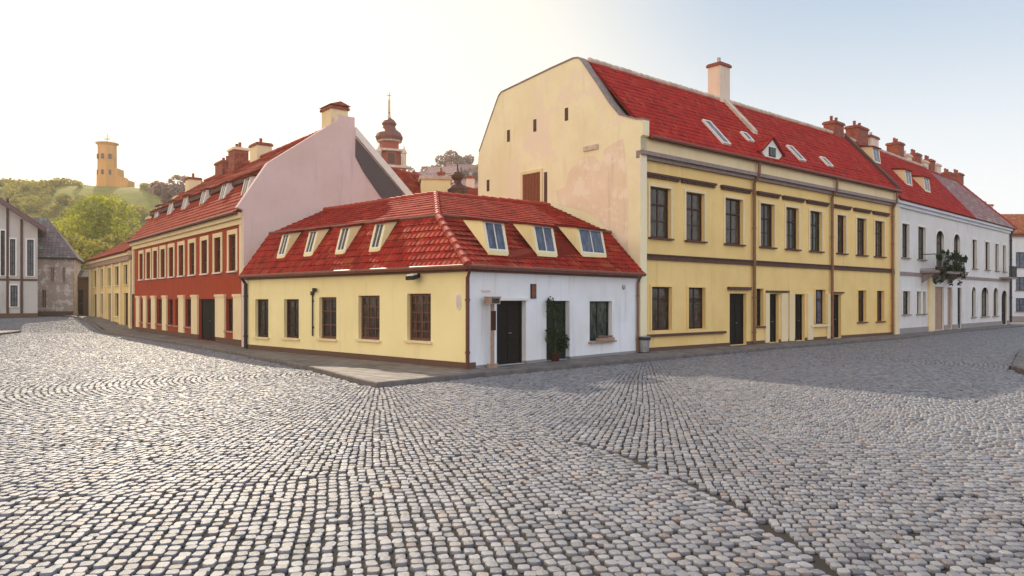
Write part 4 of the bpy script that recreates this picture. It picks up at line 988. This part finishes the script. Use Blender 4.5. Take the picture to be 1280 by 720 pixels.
for a, c in ((171.5, 175.5), (180.4, 184.2), (190.5, 195.6), (204.4, 209.6), (224.8, 231.5), (241, 248.5), (271, 282.5), (293.6, 304)):
    bm = B(); box(bm, FRd.u(a), FRd.u(c), -.09, -.003, .4, 2.35); box(bm, FRd.u(a) - .04, FRd.u(c) + .04, -.13, -.002, 2.351, 2.47)
    obj('pilaster', bm, M['cream'], T)
bm = B(); box(bm, 0, RdL, -.12, -.003, 5.62, 5.85); box(bm, 0, RdL, -.26, -.002, 5.86, 6.12); obj('cornice', bm, M['cream'], T)
boxes('corner_pilaster', [(RdL - .42, RdL - .04, -.10, -.003, 3.2, 5.61), (.04, .36, -.10, -.003, 2.6, 5.61)], M['cream'], T)
ed = [0] + [FRd.u(249), FRd.u(270.5)] + [RdL]
boxes('plinth', [(a, c, -.05, -.004, -.1, .4) for a, c in zip(ed[::2], ed[1::2])], M['base'], T)
# gable on the right end
gq = [(-.12, 0), (-.12, 6.2), (-.42, 6.3), (.95, 8.42), (4.35, 10.85), (4.35, 11.1), (5.25, 11.1), (5.25, 10.4), (9.75, 6.15), (9.4, 6.0), (9.4, 0)]
bm = B(); prism(bm, [(RdL - .02, v, z) for v, z in gq], (.32, 0, 0)); obj('gable_wall', bm, M['lav'], T)
def gph(px, py): p = FRd.hit(px, py, (RdL + .3, 0, 0), Vector((1, 0, 0))); return (p.y, p.z)
bm = B(); prism(bm, [(RdL + .301, v, z) for v, z in ((5.28, 10.08), (5.27, 9.2), (5.7, 8.5), (6.6, 7.4), (7.4, 6.6), (8.8, 6.75))], (.05, 0, 0)); obj('tile_hanging', bm, M['tile_grey'], T)
bm = B(); prism(bm, [(RdL - .04, v, z) for v, z in ((5.26, 10.2), (5.26, 10.62), (9.9, 6.24), (9.7, 5.92))], (.48, 0, 0)); obj('coping', bm, M['white'], T)
zk, vk = 8.15, 1.45
roof('roof', [((-.1, -.40, 6.12), (RdL - .03, -.40, 6.12), (RdL - .03, 1.35, 8.15), (-.1, 1.35, 8.15)), ((-.1, 1.02, 8.30), (RdL - .03, 1.02, 8.30), (RdL - .03, 4.7, 10.75), (-.1, 4.7, 10.75)),
     ((RdL - .03, 9.7, 6.0), (-.1, 9.7, 6.0), (-.1, 4.7, 10.7), (RdL - .03, 4.7, 10.7))], M['tile_red'], T, ph=.3, thick=.1, rise=.03)
bm = B(); box(bm, -.1, RdL - .03, 1.05, 1.34, 8.0, 8.19); obj('roof_break', bm, M['trim_d'], T)
bm = B(); tube(bm, [(-.1, -.44, 6.12), (RdL - .03, -.44, 6.12)], .07, 8); obj('gutter', bm, M['gut'], T)
bm = B(); ridge_caps(bm, (0, 4.7, 10.8), (RdL, 4.7, 10.8)); obj('ridge_tiles', bm, M['ridge'], T)
sl = 2.03 / 1.75
nr_ = Vector((0, -2.03, 1.75)).normalized(); p0_ = Vector((0, -.4, 6.12))
for px, py in ((303, 245), (275, 251), (250, 257.5), (227, 264), (209, 270), (193, 274)):
    p = FRd.hit(px, py, p0_, nr_); dormer(T, p.x - .42, p.x + .42, p.y, p.z - .1, 1.0, sl, 'white', 'tile_red', 'glass_c', lean=.25)
chimney(T, RdL - .9, 4.75, 1.1, .9, 10.2, 11.72, 'cream', 'brick', 0)
bm = B(); prism(bm, [(RdL - 1.6, 4.2, 11.73), (RdL - 1.6, 5.3, 11.73), (RdL - 1.6, 4.75, 11.92)], (1.4, 0, 0)); obj('chimney_hood', bm, M['brick'], T)
chimney(T, FRd.u(322, 4.7), 4.9, 1.3, .9, 10.2, 11.7, 'cream', 'brick', 1); chimney(T, FRd.u(298, 4.6), 4.6, 1.2, .9, 10.2, 11.9, 'brick', 'cream', 2); chimney(T, FRd.u(278, 4.7), 4.9, 1.6, .9, 10.2, 11.6, 'brick', 'brick', 2); chimney(T, FRd.u(238, 4.7), 4.9, 1.0, .9, 10.2, 11.5, 'cream', 'brick', 1)
# house behind the red gable: dark tiled slope with a white coped parapet
FB2 = Frame(-9.2, 41.6, 4, 41.6 + 6)
T = thing('rear_house', 'red roofed house with white sloping parapet behind the lavender grey gable', 'house', FB2)
bm = B(); box(bm, 0, 13.5, 0, 8, 0, 6.3); prism(bm, [(0, 0, 6.3), (0, 0, 9.7), (0, 8, 6.3)], (.02, 0, 0)); obj('wall', bm, M['lav'], T)
roof('roof', [((.2, -.3, 6.2), (13.8, -.3, 6.2), (10.5, 4, 9.2), (-1.2, 4, 11.2)), ((13.8, 8.3, 6.2), (-.2, 8.3, 6.2), (-1.2, 4, 11.2), (10.5, 4, 9.2))], M['tile_red'], T)
a = FB2.hit(437, 188, (0, .3, 0), Vector((0, 1, 0))); c = FB2.hit(492, 252, (0, -.3, 0), Vector((0, 1, 0)))
bm = B(); prism(bm, [(a.x, -.35, a.z), (a.x + .75, -.35, a.z + .05), (c.x + .65, -.35, c.z - .5), (c.x - .25, -.35, c.z - .5)], (0, .5, 0)); obj('parapet', bm, M['coping'], T)
FB3 = Frame(-6.5, 47, -3.2, 47.6)
T = thing('plaster_house', 'small brick red house with red hipped roof below the church tower', 'house', FB3)
bm = B(); box(bm, 0, FB3.len, 0, 5, 0, 8.4); obj('wall', bm, M['church'], T)
q_ = FB3.len
roof('roof', [((-.2, -.3, 8.3), (q_ + .2, -.3, 8.3), (q_ - .7, 2.5, 9.7), (.5, 2.5, 10.6)), ((q_ + .2, 5.3, 8.3), (-.2, 5.3, 8.3), (.5, 2.5, 10.6), (q_ - .7, 2.5, 9.7)), ((-.2, 5.3, 8.3), (-.2, -.3, 8.3), (.5, 2.5, 10.6), (.5, 2.501, 10.6)), ((q_ + .2, -.3, 8.3), (q_ + .2, 5.3, 8.3), (q_ - .7, 2.501, 9.7), (q_ - .7, 2.5, 9.7))], M['tile_red'], T)
FB4 = Frame(-4.9, 44.6, -3.3, 44.9)
T = thing('yellow_annex', 'tiny bright yellow rooftop wall with white edge behind the corner house roof', 'house', Frame(-5.4, 45.2, -3.5, 45.5))
bm = B(); box(bm, 0, 1.75, 0, 3, 0, 9.4); obj('wall', bm, M['y_corner'], T)
bm = B(); box(bm, -.1, 1.85, -.1, 3.1, 9.4, 9.6); obj('roof', bm, M['coping'], T)
# dark gabled turret roof right of it
T = thing('dark_turret', 'small dark turret with ball finial rising beside the large yellow gable', 'turret', loc=(-3.15, 44.0, 0))
bm = B(); lathe(bm, [(.5, 0), (.5, 8.4)], 8); obj('wall', bm, M['church'], T)
bm = B(); lathe(bm, [(.55, 8.3), (.6, 8.6), (.42, 8.8), (.22, 8.95), (.2, 9.1), (.36, 9.25), (.38, 9.42), (.22, 9.6), (.06, 9.68), (.03, 10.05)], 8); obj('roof', bm, M['trim_d'], T)

for i, (px, py, w_, y, d_, mw, mr, lb) in enumerate(((512, 224, 5.0, 60, 5, 'lav', 'tile_red', 'small pink walled house with red roof right under the church tower'), (560, 222, 5.5, 66, 5, 'coping', 'tile_lav', 'cream house with faded pink roof between the dark turret and the yellow gable'), (590, 231, 3.5, 56, 4, 'church', 'tile_red', 'low red house against the left edge of the big yellow gable'))):
    x = (px - CX) / F * y; zt = H - (py - CY) / F * y; fr = Frame(x - w_ / 2, y, x + w_ / 2, y + .6 * (1 - i)); T = thing('rooftop_house', lb, 'house', fr)
    bm = B(); box(bm, 0, fr.len, 0, d_, 0, zt - 1.6); obj('wall', bm, M[mw], T)
    Lq = fr.len; roof('roof', [((-.3, -.3, zt - 1.65), (Lq + .3, -.3, zt - 1.65), (Lq - .6, d_ / 2, zt), (.6, d_ / 2, zt)), ((Lq + .3, d_ + .3, zt - 1.65), (-.3, d_ + .3, zt - 1.65), (.6, d_ / 2, zt), (Lq - .6, d_ / 2, zt)), ((-.3, d_ + .3, zt - 1.65), (-.3, -.3, zt - 1.65), (.6, d_ / 2, zt), (.6, d_ / 2 + .001, zt)), ((Lq + .3, -.3, zt - 1.65), (Lq + .3, d_ + .3, zt - 1.65), (Lq - .6, d_ / 2 + .001, zt), (Lq - .6, d_ / 2, zt))], M[mr], T, ph=.4)
    chimney(T, Lq * .35, d_ / 2, .6, .5, zt - .5, zt + .9, 'chim_w' if i != 1 else 'brick', 'brick', 1)
# church tower
cx_, cy_ = (486.5 - CX) / F * 95, 95
T = thing('church_tower', 'red baroque church tower with domed tiers and a thin white spire', 'church tower', loc=(cx_, cy_, 0), rz=.35)
bm = B(); s = 1.5
box(bm, -1.75, 1.75, -1.75, 1.75, 0, 18.5); obj('base_stage', bm, M['church'], T)
bm = B(); box(bm, -1.95, 1.95, -1.95, 1.95, 18.5, 18.8); box(bm, -1.65, 1.65, -1.65, 1.65, 20.6, 20.85); lathe(bm, [(1.55, 21.9), (1.62, 22.0), (1.5, 22.1)], 8); obj('cornice', bm, M['coping'], T)
bm = B(); lathe(bm, [(1.45, 18.8), (1.45, 20.6)], 8, rot=.39); box(bm, -1.0, 1.0, -1.0, 1.0, 20.85, 21.9); obj('belfry', bm, M['church'], T)
for sx in (-1, 1):
    for sy in (-1, 1): bm = B(); lathe(bm, [(.28, 18.8), (.28, 20.3), (.38, 20.35), (.3, 20.6), (.08, 21.0), (.05, 21.3)], 8, sx * 1.55, sy * 1.55); obj('corner_turret', bm, M['coping'], T)
for k in range(4):
    bm = B(); box(bm, -.4, .4, -1.49, -1.43, 19.1, 20.3); o = obj('belfry_opening', bm, M['coping' if k % 2 else 'trim_d'], T); o.rotation_euler = (0, 0, k * math.pi / 2)
bm = B(); lathe(bm, [(1.6, 22.1), (1.75, 22.5), (1.5, 23.0), (.9, 23.5), (.75, 23.9), (.95, 24.2), (.7, 24.6), (.3, 24.9)], 12); obj('dome', bm, M['copper'], T)
bm = B(); lathe(bm, [(.28, 24.9), (.16, 25.3), (.14, 27.2), (.06, 27.3)], 8); obj('spire', bm, M['coping'], T)
bm = B(); tube(bm, [(0, 0, 27.2), (0, 0, 28.2)], .06, 6); box(bm, -.25, .25, -.04, .04, 27.7, 27.8); lathe(bm, [(.05, 25.4), (.2, 25.6), (.05, 25.8)], 8); obj('cross', bm, M['metal'], T)

# ================================================================== small cream house, left street
Sa = at(112.5, 404.5, .12); FS = Frame(Sa[0], Sa[1], Ra[0] - .25, Ra[1] + .3); SL = FS.len
T = thing('cream_shop_house', 'small cream yellow house with pale pilasters left of the red house', 'house', FS)
ops = []
for k, (a, c) in enumerate(((117, 121), (126, 129.5), (135, 139), (144, 149), (155, 160))):
    ops.append((FS.u(a), FS.u(c), 1.0 if k % 2 else .14, 2.7)); ops.append((FS.u(a), FS.u(c), 3.3, 4.7))
bm = B(); panel(bm, 0, SL, 0, 5.6, ops); poly(bm, [(0, 0, 0), (0, 8, 0), (0, 8, 5.6), (0, 4, 8.2), (0, 0, 5.6)]); poly(bm, [(0, 8, 0), (SL, 8, 0), (SL, 8, 5.6), (0, 8, 5.6)]); obj('wall', bm, M['y_small'], T)
for i, o_ in enumerate(ops):
    if o_[2] < .5: door(T, *o_, 'wood_d', 3)
    else: window(T, *o_, 'wood_d', 'glass_c', 2, 3, sur='cream', sw=.16, sill='cream')
for px in (113.4, 123.5, 132, 141.5, 152, 164.5):
    u = FS.u(px); boxes('pilaster', [(u - .22, u + .22, -.14, -.004, .12, 4.95)], M['cream'], T)
bm = B(); box(bm, -.05, SL, -.22, -.003, 4.96, 5.3); obj('cornice', bm, M['tile_red'] and M['wood_l'], T)
bm = B(); box(bm, -.05, SL, -.3, -.002, 5.31, 5.6); obj('fascia', bm, M['cream'], T)
roof('roof', [((-.2, -.45, 5.6), (SL, -.45, 5.6), (SL, 4, 8.2), (-.2, 4, 8.2)), ((SL, 8.4, 5.6), (-.2, 8.4, 5.6), (-.2, 4, 8.2), (SL, 4, 8.2))], M['tile_red'], T)
chimney(T, SL * .45, 3.4, 1.0, .8, 7.2, 9.0, 'brick', 'cream', 1); chimney(T, SL * .9, 3.6, 1.2, .8, 7.2, 9.8, 'cream', 'cream', 2)

# ================================================================== grey houses on the far left
YG = 62; gz = .78
def X_(px, y=YG): return (px - CX) / F * y
def Z_at(py, y=YG): return H - (py - CY) / F * y
FG = Frame(-38.7 - .85 * 14, 62 - .527 * 14, -38.7, 62); T = thing('timber_house', 'tall pale gabled house with thin dark posts at the left edge', 'house', FG); GL = FG.len
zs_ = lambda py: Z_at(py)
ops = [(FG.u(a), FG.u(c), zs_(b), zs_(d)) for a, c, b, d in ((12.5, 19, 345, 300), (34, 42, 345, 300), (-26, -14, 345, 300), (13, 22, 383, 357), (-26, -14, 383, 357), (-90, -75, 345, 300), (1, 6, 345, 290))]
bm = B(); panel(bm, 0, GL, gz - 1, zs_(279), ops)
gu = 7.0
poly(bm, [(0, 0, zs_(279)), (GL, 0, zs_(279)), (gu, 0, zs_(205))]); poly(bm, [(GL, 0, 0), (GL, 9, 0), (GL, 9, zs_(279)), (GL, 0, zs_(279))]); poly(bm, [(0, 0, 0), (0, 9, 0), (0, 9, zs_(279)), (0, 0, zs_(279))]); poly(bm, [(0, 9, 0), (GL, 9, 0), (GL, 9, zs_(279)), (gu, 9, zs_(205)), (0, 9, zs_(279))])
obj('wall', bm, M['greyw'], T)
for o_ in ops: window(T, *o_, 'wood_k', 'glass_b', 2, 3, sur='white', sw=.12)
bm = B()
for px in (9.5, 27, -40, -60): u = FG.u(px); box(bm, u - .09, u + .09, -.06, -.003, gz, zs_(275 if px > 20 else 250))
for py in (350,): box(bm, 0, GL, -.05, -.0035, zs_(py) - .08, zs_(py) + .08)
obj('timber_frame', bm, M['trim_d'], T)
zr, ze = zs_(205) + .2, zs_(279) - .1
roof('roof', [((GL + .6, -.8, ze - .35), (GL + .6, 9.4, ze - .35), (gu, 9.4, zr), (gu, -.8, zr)), ((-.6, 9.4, ze - .35), (-.6, -.8, ze - .35), (gu, -.8, zr), (gu, 9.4, zr))], M['tile_lav'], T, thick=.3)
bm = B(); box(bm, 0, GL, -.1, -.004, gz - .6, gz + .35); obj('plinth', bm, M['base'], T)
FH = Frame(-38.1 - .9 * 3.5, 66 - .43 * 3.5, -38.1, 66); T = thing('stone_cottage', 'squat rubble stone house with a mauve grey hipped roof at left', 'house', FH); HL = FH.len
z_e = Z_at(321, 65); z_r = Z_at(272, 68)
ops = [(FH.u(63), FH.u(68), Z_at(352, 65), Z_at(334, 65)), (FH.u(78), FH.u(82), Z_at(352, 65), Z_at(334, 65)), (FH.u(52), FH.u(58), Z_at(385, 65), Z_at(362, 65))]
bm = B(); panel(bm, 0, HL, -.2, z_e, ops); poly(bm, [(HL, 0, 0), (HL, 8, 0), (HL, 8, z_e), (HL, 0, z_e)]); poly(bm, [(0, 0, 0), (0, 8, 0), (0, 8, z_e), (0, 0, z_e)]); poly(bm, [(0, 8, 0), (HL, 8, 0), (HL, 8, z_e), (0, 8, z_e)]); obj('wall', bm, M['stone'], T)
for o_ in ops: window(T, *o_, 'wood_l', 'glass_c', 2, 2, sur='stone', sill='stone')
e1, e2 = Vector((-1.6, -.35, z_e - .1)), Vector((HL + .35, -.35, z_e - .1)); r2 = Vector((HL - 2.3, 3.5, z_r)); r1 = Vector((-1.6, 3.5, z_r)); bb = Vector((HL + .35, 8.3, z_e - .1)); ba = Vector((-1.6, 8.3, z_e - .1))
roof('roof', [(e1, e2, r2, r1), (e2, bb, r2, r2 + Vector((0, -.001, 0))), (bb, ba, r1, r2)], M['tile_grey'], T, thick=.12)
bm = B(); tube(bm, [e1, e2], .08, 6); obj('gutter', bm, M['pipe_k'], T)
bm = B(); box(bm, 0, HL, -.05, -.003, gz - .6, gz + .45); obj('plinth', bm, M['base'], T)
# dark low building in the gap
FD = Frame(X_(88, 70), 70, X_(118, 70), 70.6); T = thing('dark_outbuilding', 'dark low outbuilding in shade between stone and cream houses', 'outbuilding', FD); DL = FD.len
u0, u1 = FD.u(94), FD.u(104); op = [(u0, u1, gz + .1, Z_at(362, 70))]
bm = B(); panel(bm, 0, DL + 2, -.2, Z_at(345, 70), op, depth=.4); [poly(bm, [(x, 0, -.2), (x, 6, -.2), (x, 6, 4.4), (x, 0, Z_at(345, 70))]) for x in (0, DL + 2)]; poly(bm, [(0, 6, 0), (DL + 2, 6, 0), (DL + 2, 6, 4.4), (0, 6, 4.4)]); obj('wall', bm, M['base'], T)
door(T, *op[0], 'wood_k', 2, rec=.35)
roof('roof', [((-.2, -.4, Z_at(346, 70)), (DL + 2, -.4, Z_at(346, 70)), (DL + 2, 3, Z_at(336, 70)), (-.2, 3, Z_at(336, 70))), ((DL + 2, 6.4, 4.2), (-.2, 6.4, 4.2), (-.2, 3, Z_at(336, 70)), (DL + 2, 3, Z_at(336, 70)))], M['tile_grey'], T)

# ================================================================== hills, castle, woods
def hill_h(x, y):
    a = 35.5 * math.exp(-(max(0, abs(x + 133) - 22) / 34) ** 2 - (max(0, abs(y - 232) - 10) / 42) ** 2)
    b_ = 29 * math.exp(-((x + 18) / 34) ** 2 - ((y - 235) / 40) ** 2)
    c = 0
    return a + b_ * .95 + c + 1.1 * noise.noise(Vector((x * .06, y * .06, 3))) * min(1, (a + b_) / 8)
bm = B(); gx = np.linspace(-300, 90, 79); gy = np.linspace(120, 380, 53)
vs = [[bm.verts.new((x, y, hill_h(x, y) - .5)) for x in gx] for y in gy]
for j in range(52):
    for i in range(78): bm.faces.new((vs[j][i], vs[j][i + 1], vs[j + 1][i + 1], vs[j + 1][i]))
tag(obj('hills', bm, M['hill'], smooth=True), kind='structure')
rng = random.Random(21); bm = B(); cnt = 0
while cnt < 1500:
    x = rng.uniform(-200, -60); y = rng.uniform(150, 236); h = hill_h(x, y)
    if h < 2.5: continue
    if abs(x + 117) < 10 and y > 214: continue
    if noise.noise(Vector((x * .05, y * .05, 9))) > .32: continue
    cnt += 1; r = rng.uniform(1.0, 1.9)
    leaves(bm, (x, y, h + r * .25), (r, r, r * .8), 75, .42, rng, surf=.5)
tag(obj('woodland', bm, M['leaf'], recalc=False), 'olive green wooded slope of the castle hill', 'woodland', kind='stuff')
for i, (px, y, pyt, cr, m_, lb) in enumerate(((84, 118, 262, 6.0, 'leaf_b', 'bright yellow green tree lit on the slope above the stone cottage roof'), (112, 112, 243, 7.0, 'leaf_b', 'tallest fresh green tree on the slope directly below the castle tower'), (140, 122, 258, 6.2, 'leaf_b', 'round green tree right of the tallest one below the castle'), (100, 98, 296, 5.0, 'leaf', 'dull olive tree rising behind the dark outbuilding'), (128, 100, 290, 5.2, 'leaf', 'olive tree rising behind the roof of the cream house'), (160, 126, 268, 5.6, 'leaf', 'rightmost olive tree on the slope behind the cream house chimneys'))):
    x = X_(px, y); gz_ = max(0, hill_h(x, y) - .5) if y > 120 else 0; top = Z_at(pyt, y); tree(x, y, gz_, top - gz_, cr, lb, 'trees below the castle hill', m_, .30, 5200, 30 + i)
# castle
yc = 222; xc = X_(134, yc); zc = hill_h(xc, yc) - 2.5
T = thing('castle_tower', 'round orange brick castle tower with flagpole on top of the green hill', 'castle tower', loc=(xc, yc, zc))
zt = Z_at(180, yc) - zc; rad = X_(145, yc) - X_(134, yc)
bm = B(); lathe(bm, [(rad * 1.12, -2), (rad * 1.06, zt * .45), (rad, zt * .46), (rad * .97, zt - .5), (rad * 1.05, zt - .4), (rad * 1.05, zt - .1)], 8, rot=.39); obj('body', bm, M['castle'], T)
bm = B()
for k in range(16):
    a = k * math.pi / 8; c, s = math.cos(a) * rad * .98, math.sin(a) * rad * .98; box(bm, c - .45, c + .45, s - .45, s + .45, zt - .1, zt + .25)
obj('battlements', bm, M['castle'], T)
for k in range(3):
    bm = B(); a = -1.57 + (k - 1) * .785; c, s = math.cos(a) * rad * .93, math.sin(a) * rad * .93
    box(bm, c - .3, c + .3, s - .35, s + .35, zt * .68, zt * .68 + 1.4); box(bm, c - .3, c + .3, s - .35, s + .35, zt * .36, zt * .36 + 1.4); obj('window_slits', bm, M['trim_d'], T)
bm = B(); tube(bm, [(0, 0, zt - .2), (0, 0, zt + 3)], .12, 6); obj('flagpole', bm, M['metal'], T)
bm = B(); box(bm, -.9, .9, -.03, .03, zt + 1.3, zt + 1.6); obj('flag', bm, M['castle'], T)
T = thing('castle_annex', 'low broken brick ruin adjoining the right side of the castle tower', 'ruin', loc=(xc, yc - 1, zc))
bm = B(); x1 = X_(162, yc) - xc; prism(bm, [(rad * .95, 0, -3), (rad * .95, 0, zt * .52), (rad * 1.3, 0, zt * .5), (rad * 1.35, 0, zt * .36), (x1 * .7, 0, zt * .33), (x1 * .72, 0, zt * .26), (x1, 0, zt * .26), (x1, 0, -3)], (0, 4, 0)); obj('wall', bm, M['castle'], T)
# rooftops and bare trees on the low hill in the middle
for i, (px, pyt, w_, y, mw, lb) in enumerate(((522, 212, 9, 190, 'lav', 'pale pink distant house left of the bare trees on the middle hill'), (553, 207, 8, 200, 'coping', 'pale cream distant house in the middle of the hill behind the corner house'), (580, 203, 8.5, 205, 'lav', 'pale pink distant house nearest the big yellow gable'), (452, 214, 7, 170, 'lav', 'distant pink house just left of the church tower'))):
    x = X_(px, y); zb = max(0, hill_h(x, y) - 1); zt = Z_at(pyt, y); fr = Frame(x - w_ / 2, y, x + w_ / 2, y + 1.5 * (-1) ** i)
    T = thing('distant_house', lb, 'house', fr, group='distant houses on the hill'); 
    ops = [(w_ * (.15 + .28 * k), w_ * (.15 + .28 * k) + 1.0, zt - 4.2, zt - 2.7) for k in range(3)]
    bm = B(); panel(bm, 0, w_, 0, zt - 2.2, ops); poly(bm, [(0, 0, 0), (0, 6, 0), (0, 6, zt - 2.2), (0, 3, zt), (0, 0, zt - 2.2)]); poly(bm, [(w_, 0, 0), (w_, 6, 0), (w_, 6, zt - 2.2), (w_, 3, zt), (w_, 0, zt - 2.2)]); obj('wall', bm, M[mw], T)
    for o_ in ops: bm = B(); box(bm, o_[0], o_[1], .1, .13, o_[2], o_[3]); obj('window', bm, M['glass_b'], T)
    roof('roof', [((-.4, -.4, zt - 2.3), (w_ + .4, -.4, zt - 2.3), (w_ + .4, 3, zt + .1), (-.4, 3, zt + .1)), ((w_ + .4, 6.4, zt - 2.3), (-.4, 6.4, zt - 2.3), (-.4, 3, zt + .1), (w_ + .4, 3, zt + .1))], M['tile_lav'], T, ph=.5)
for i, (px, pyt, y, cr, lb) in enumerate(((546, 180, 210, 4.6, 'sparse brownish tree left of its taller twin on the middle hill skyline'), (564, 176, 212, 4.6, 'tallest sparse brownish tree on the middle hill skyline'), (581, 184, 214, 4.0, 'small sparse tree touching the big yellow gable on the skyline'), (517, 196, 200, 5.0, 'low spreading olive brown tree right of the church tower'), (594, 194, 205, 3.6, 'stubby bare tree right at the edge of the yellow gable'), (206, 208, 150, 4.2, 'left brown bare tree behind the red house roof'), (234, 203, 152, 4.6, 'right brown bare tree behind the red house chimneys'))):
    x = X_(px, y); gz_ = max(0, hill_h(x, y) - 1.0); top = Z_at(pyt, y); tree(x, y, gz_, top - gz_, cr, lb, 'sparse trees on the skyline', 'leaf_p', .42, 2600, 60 + i)

# ================================================================== the air
bm = B(); box(bm, -420, 420, -30, 420, -1.5, 62)
hzm = bpy.data.materials.new('warm morning haze'); hzm.use_nodes = True; ht = hzm.node_tree; ht.nodes.clear()
ho = ht.nodes.new('ShaderNodeOutputMaterial'); hv = ht.nodes.new('ShaderNodeVolumePrincipled'); hv.inputs['Density'].default_value = .00045; hv.inputs['Color'].default_value = (1, .95, .88, 1); hv.inputs['Anisotropy'].default_value = .45
ht.links.new(hv.outputs[0], ho.inputs['Volume']); tag(obj('haze', bm, hzm), kind='stuff')
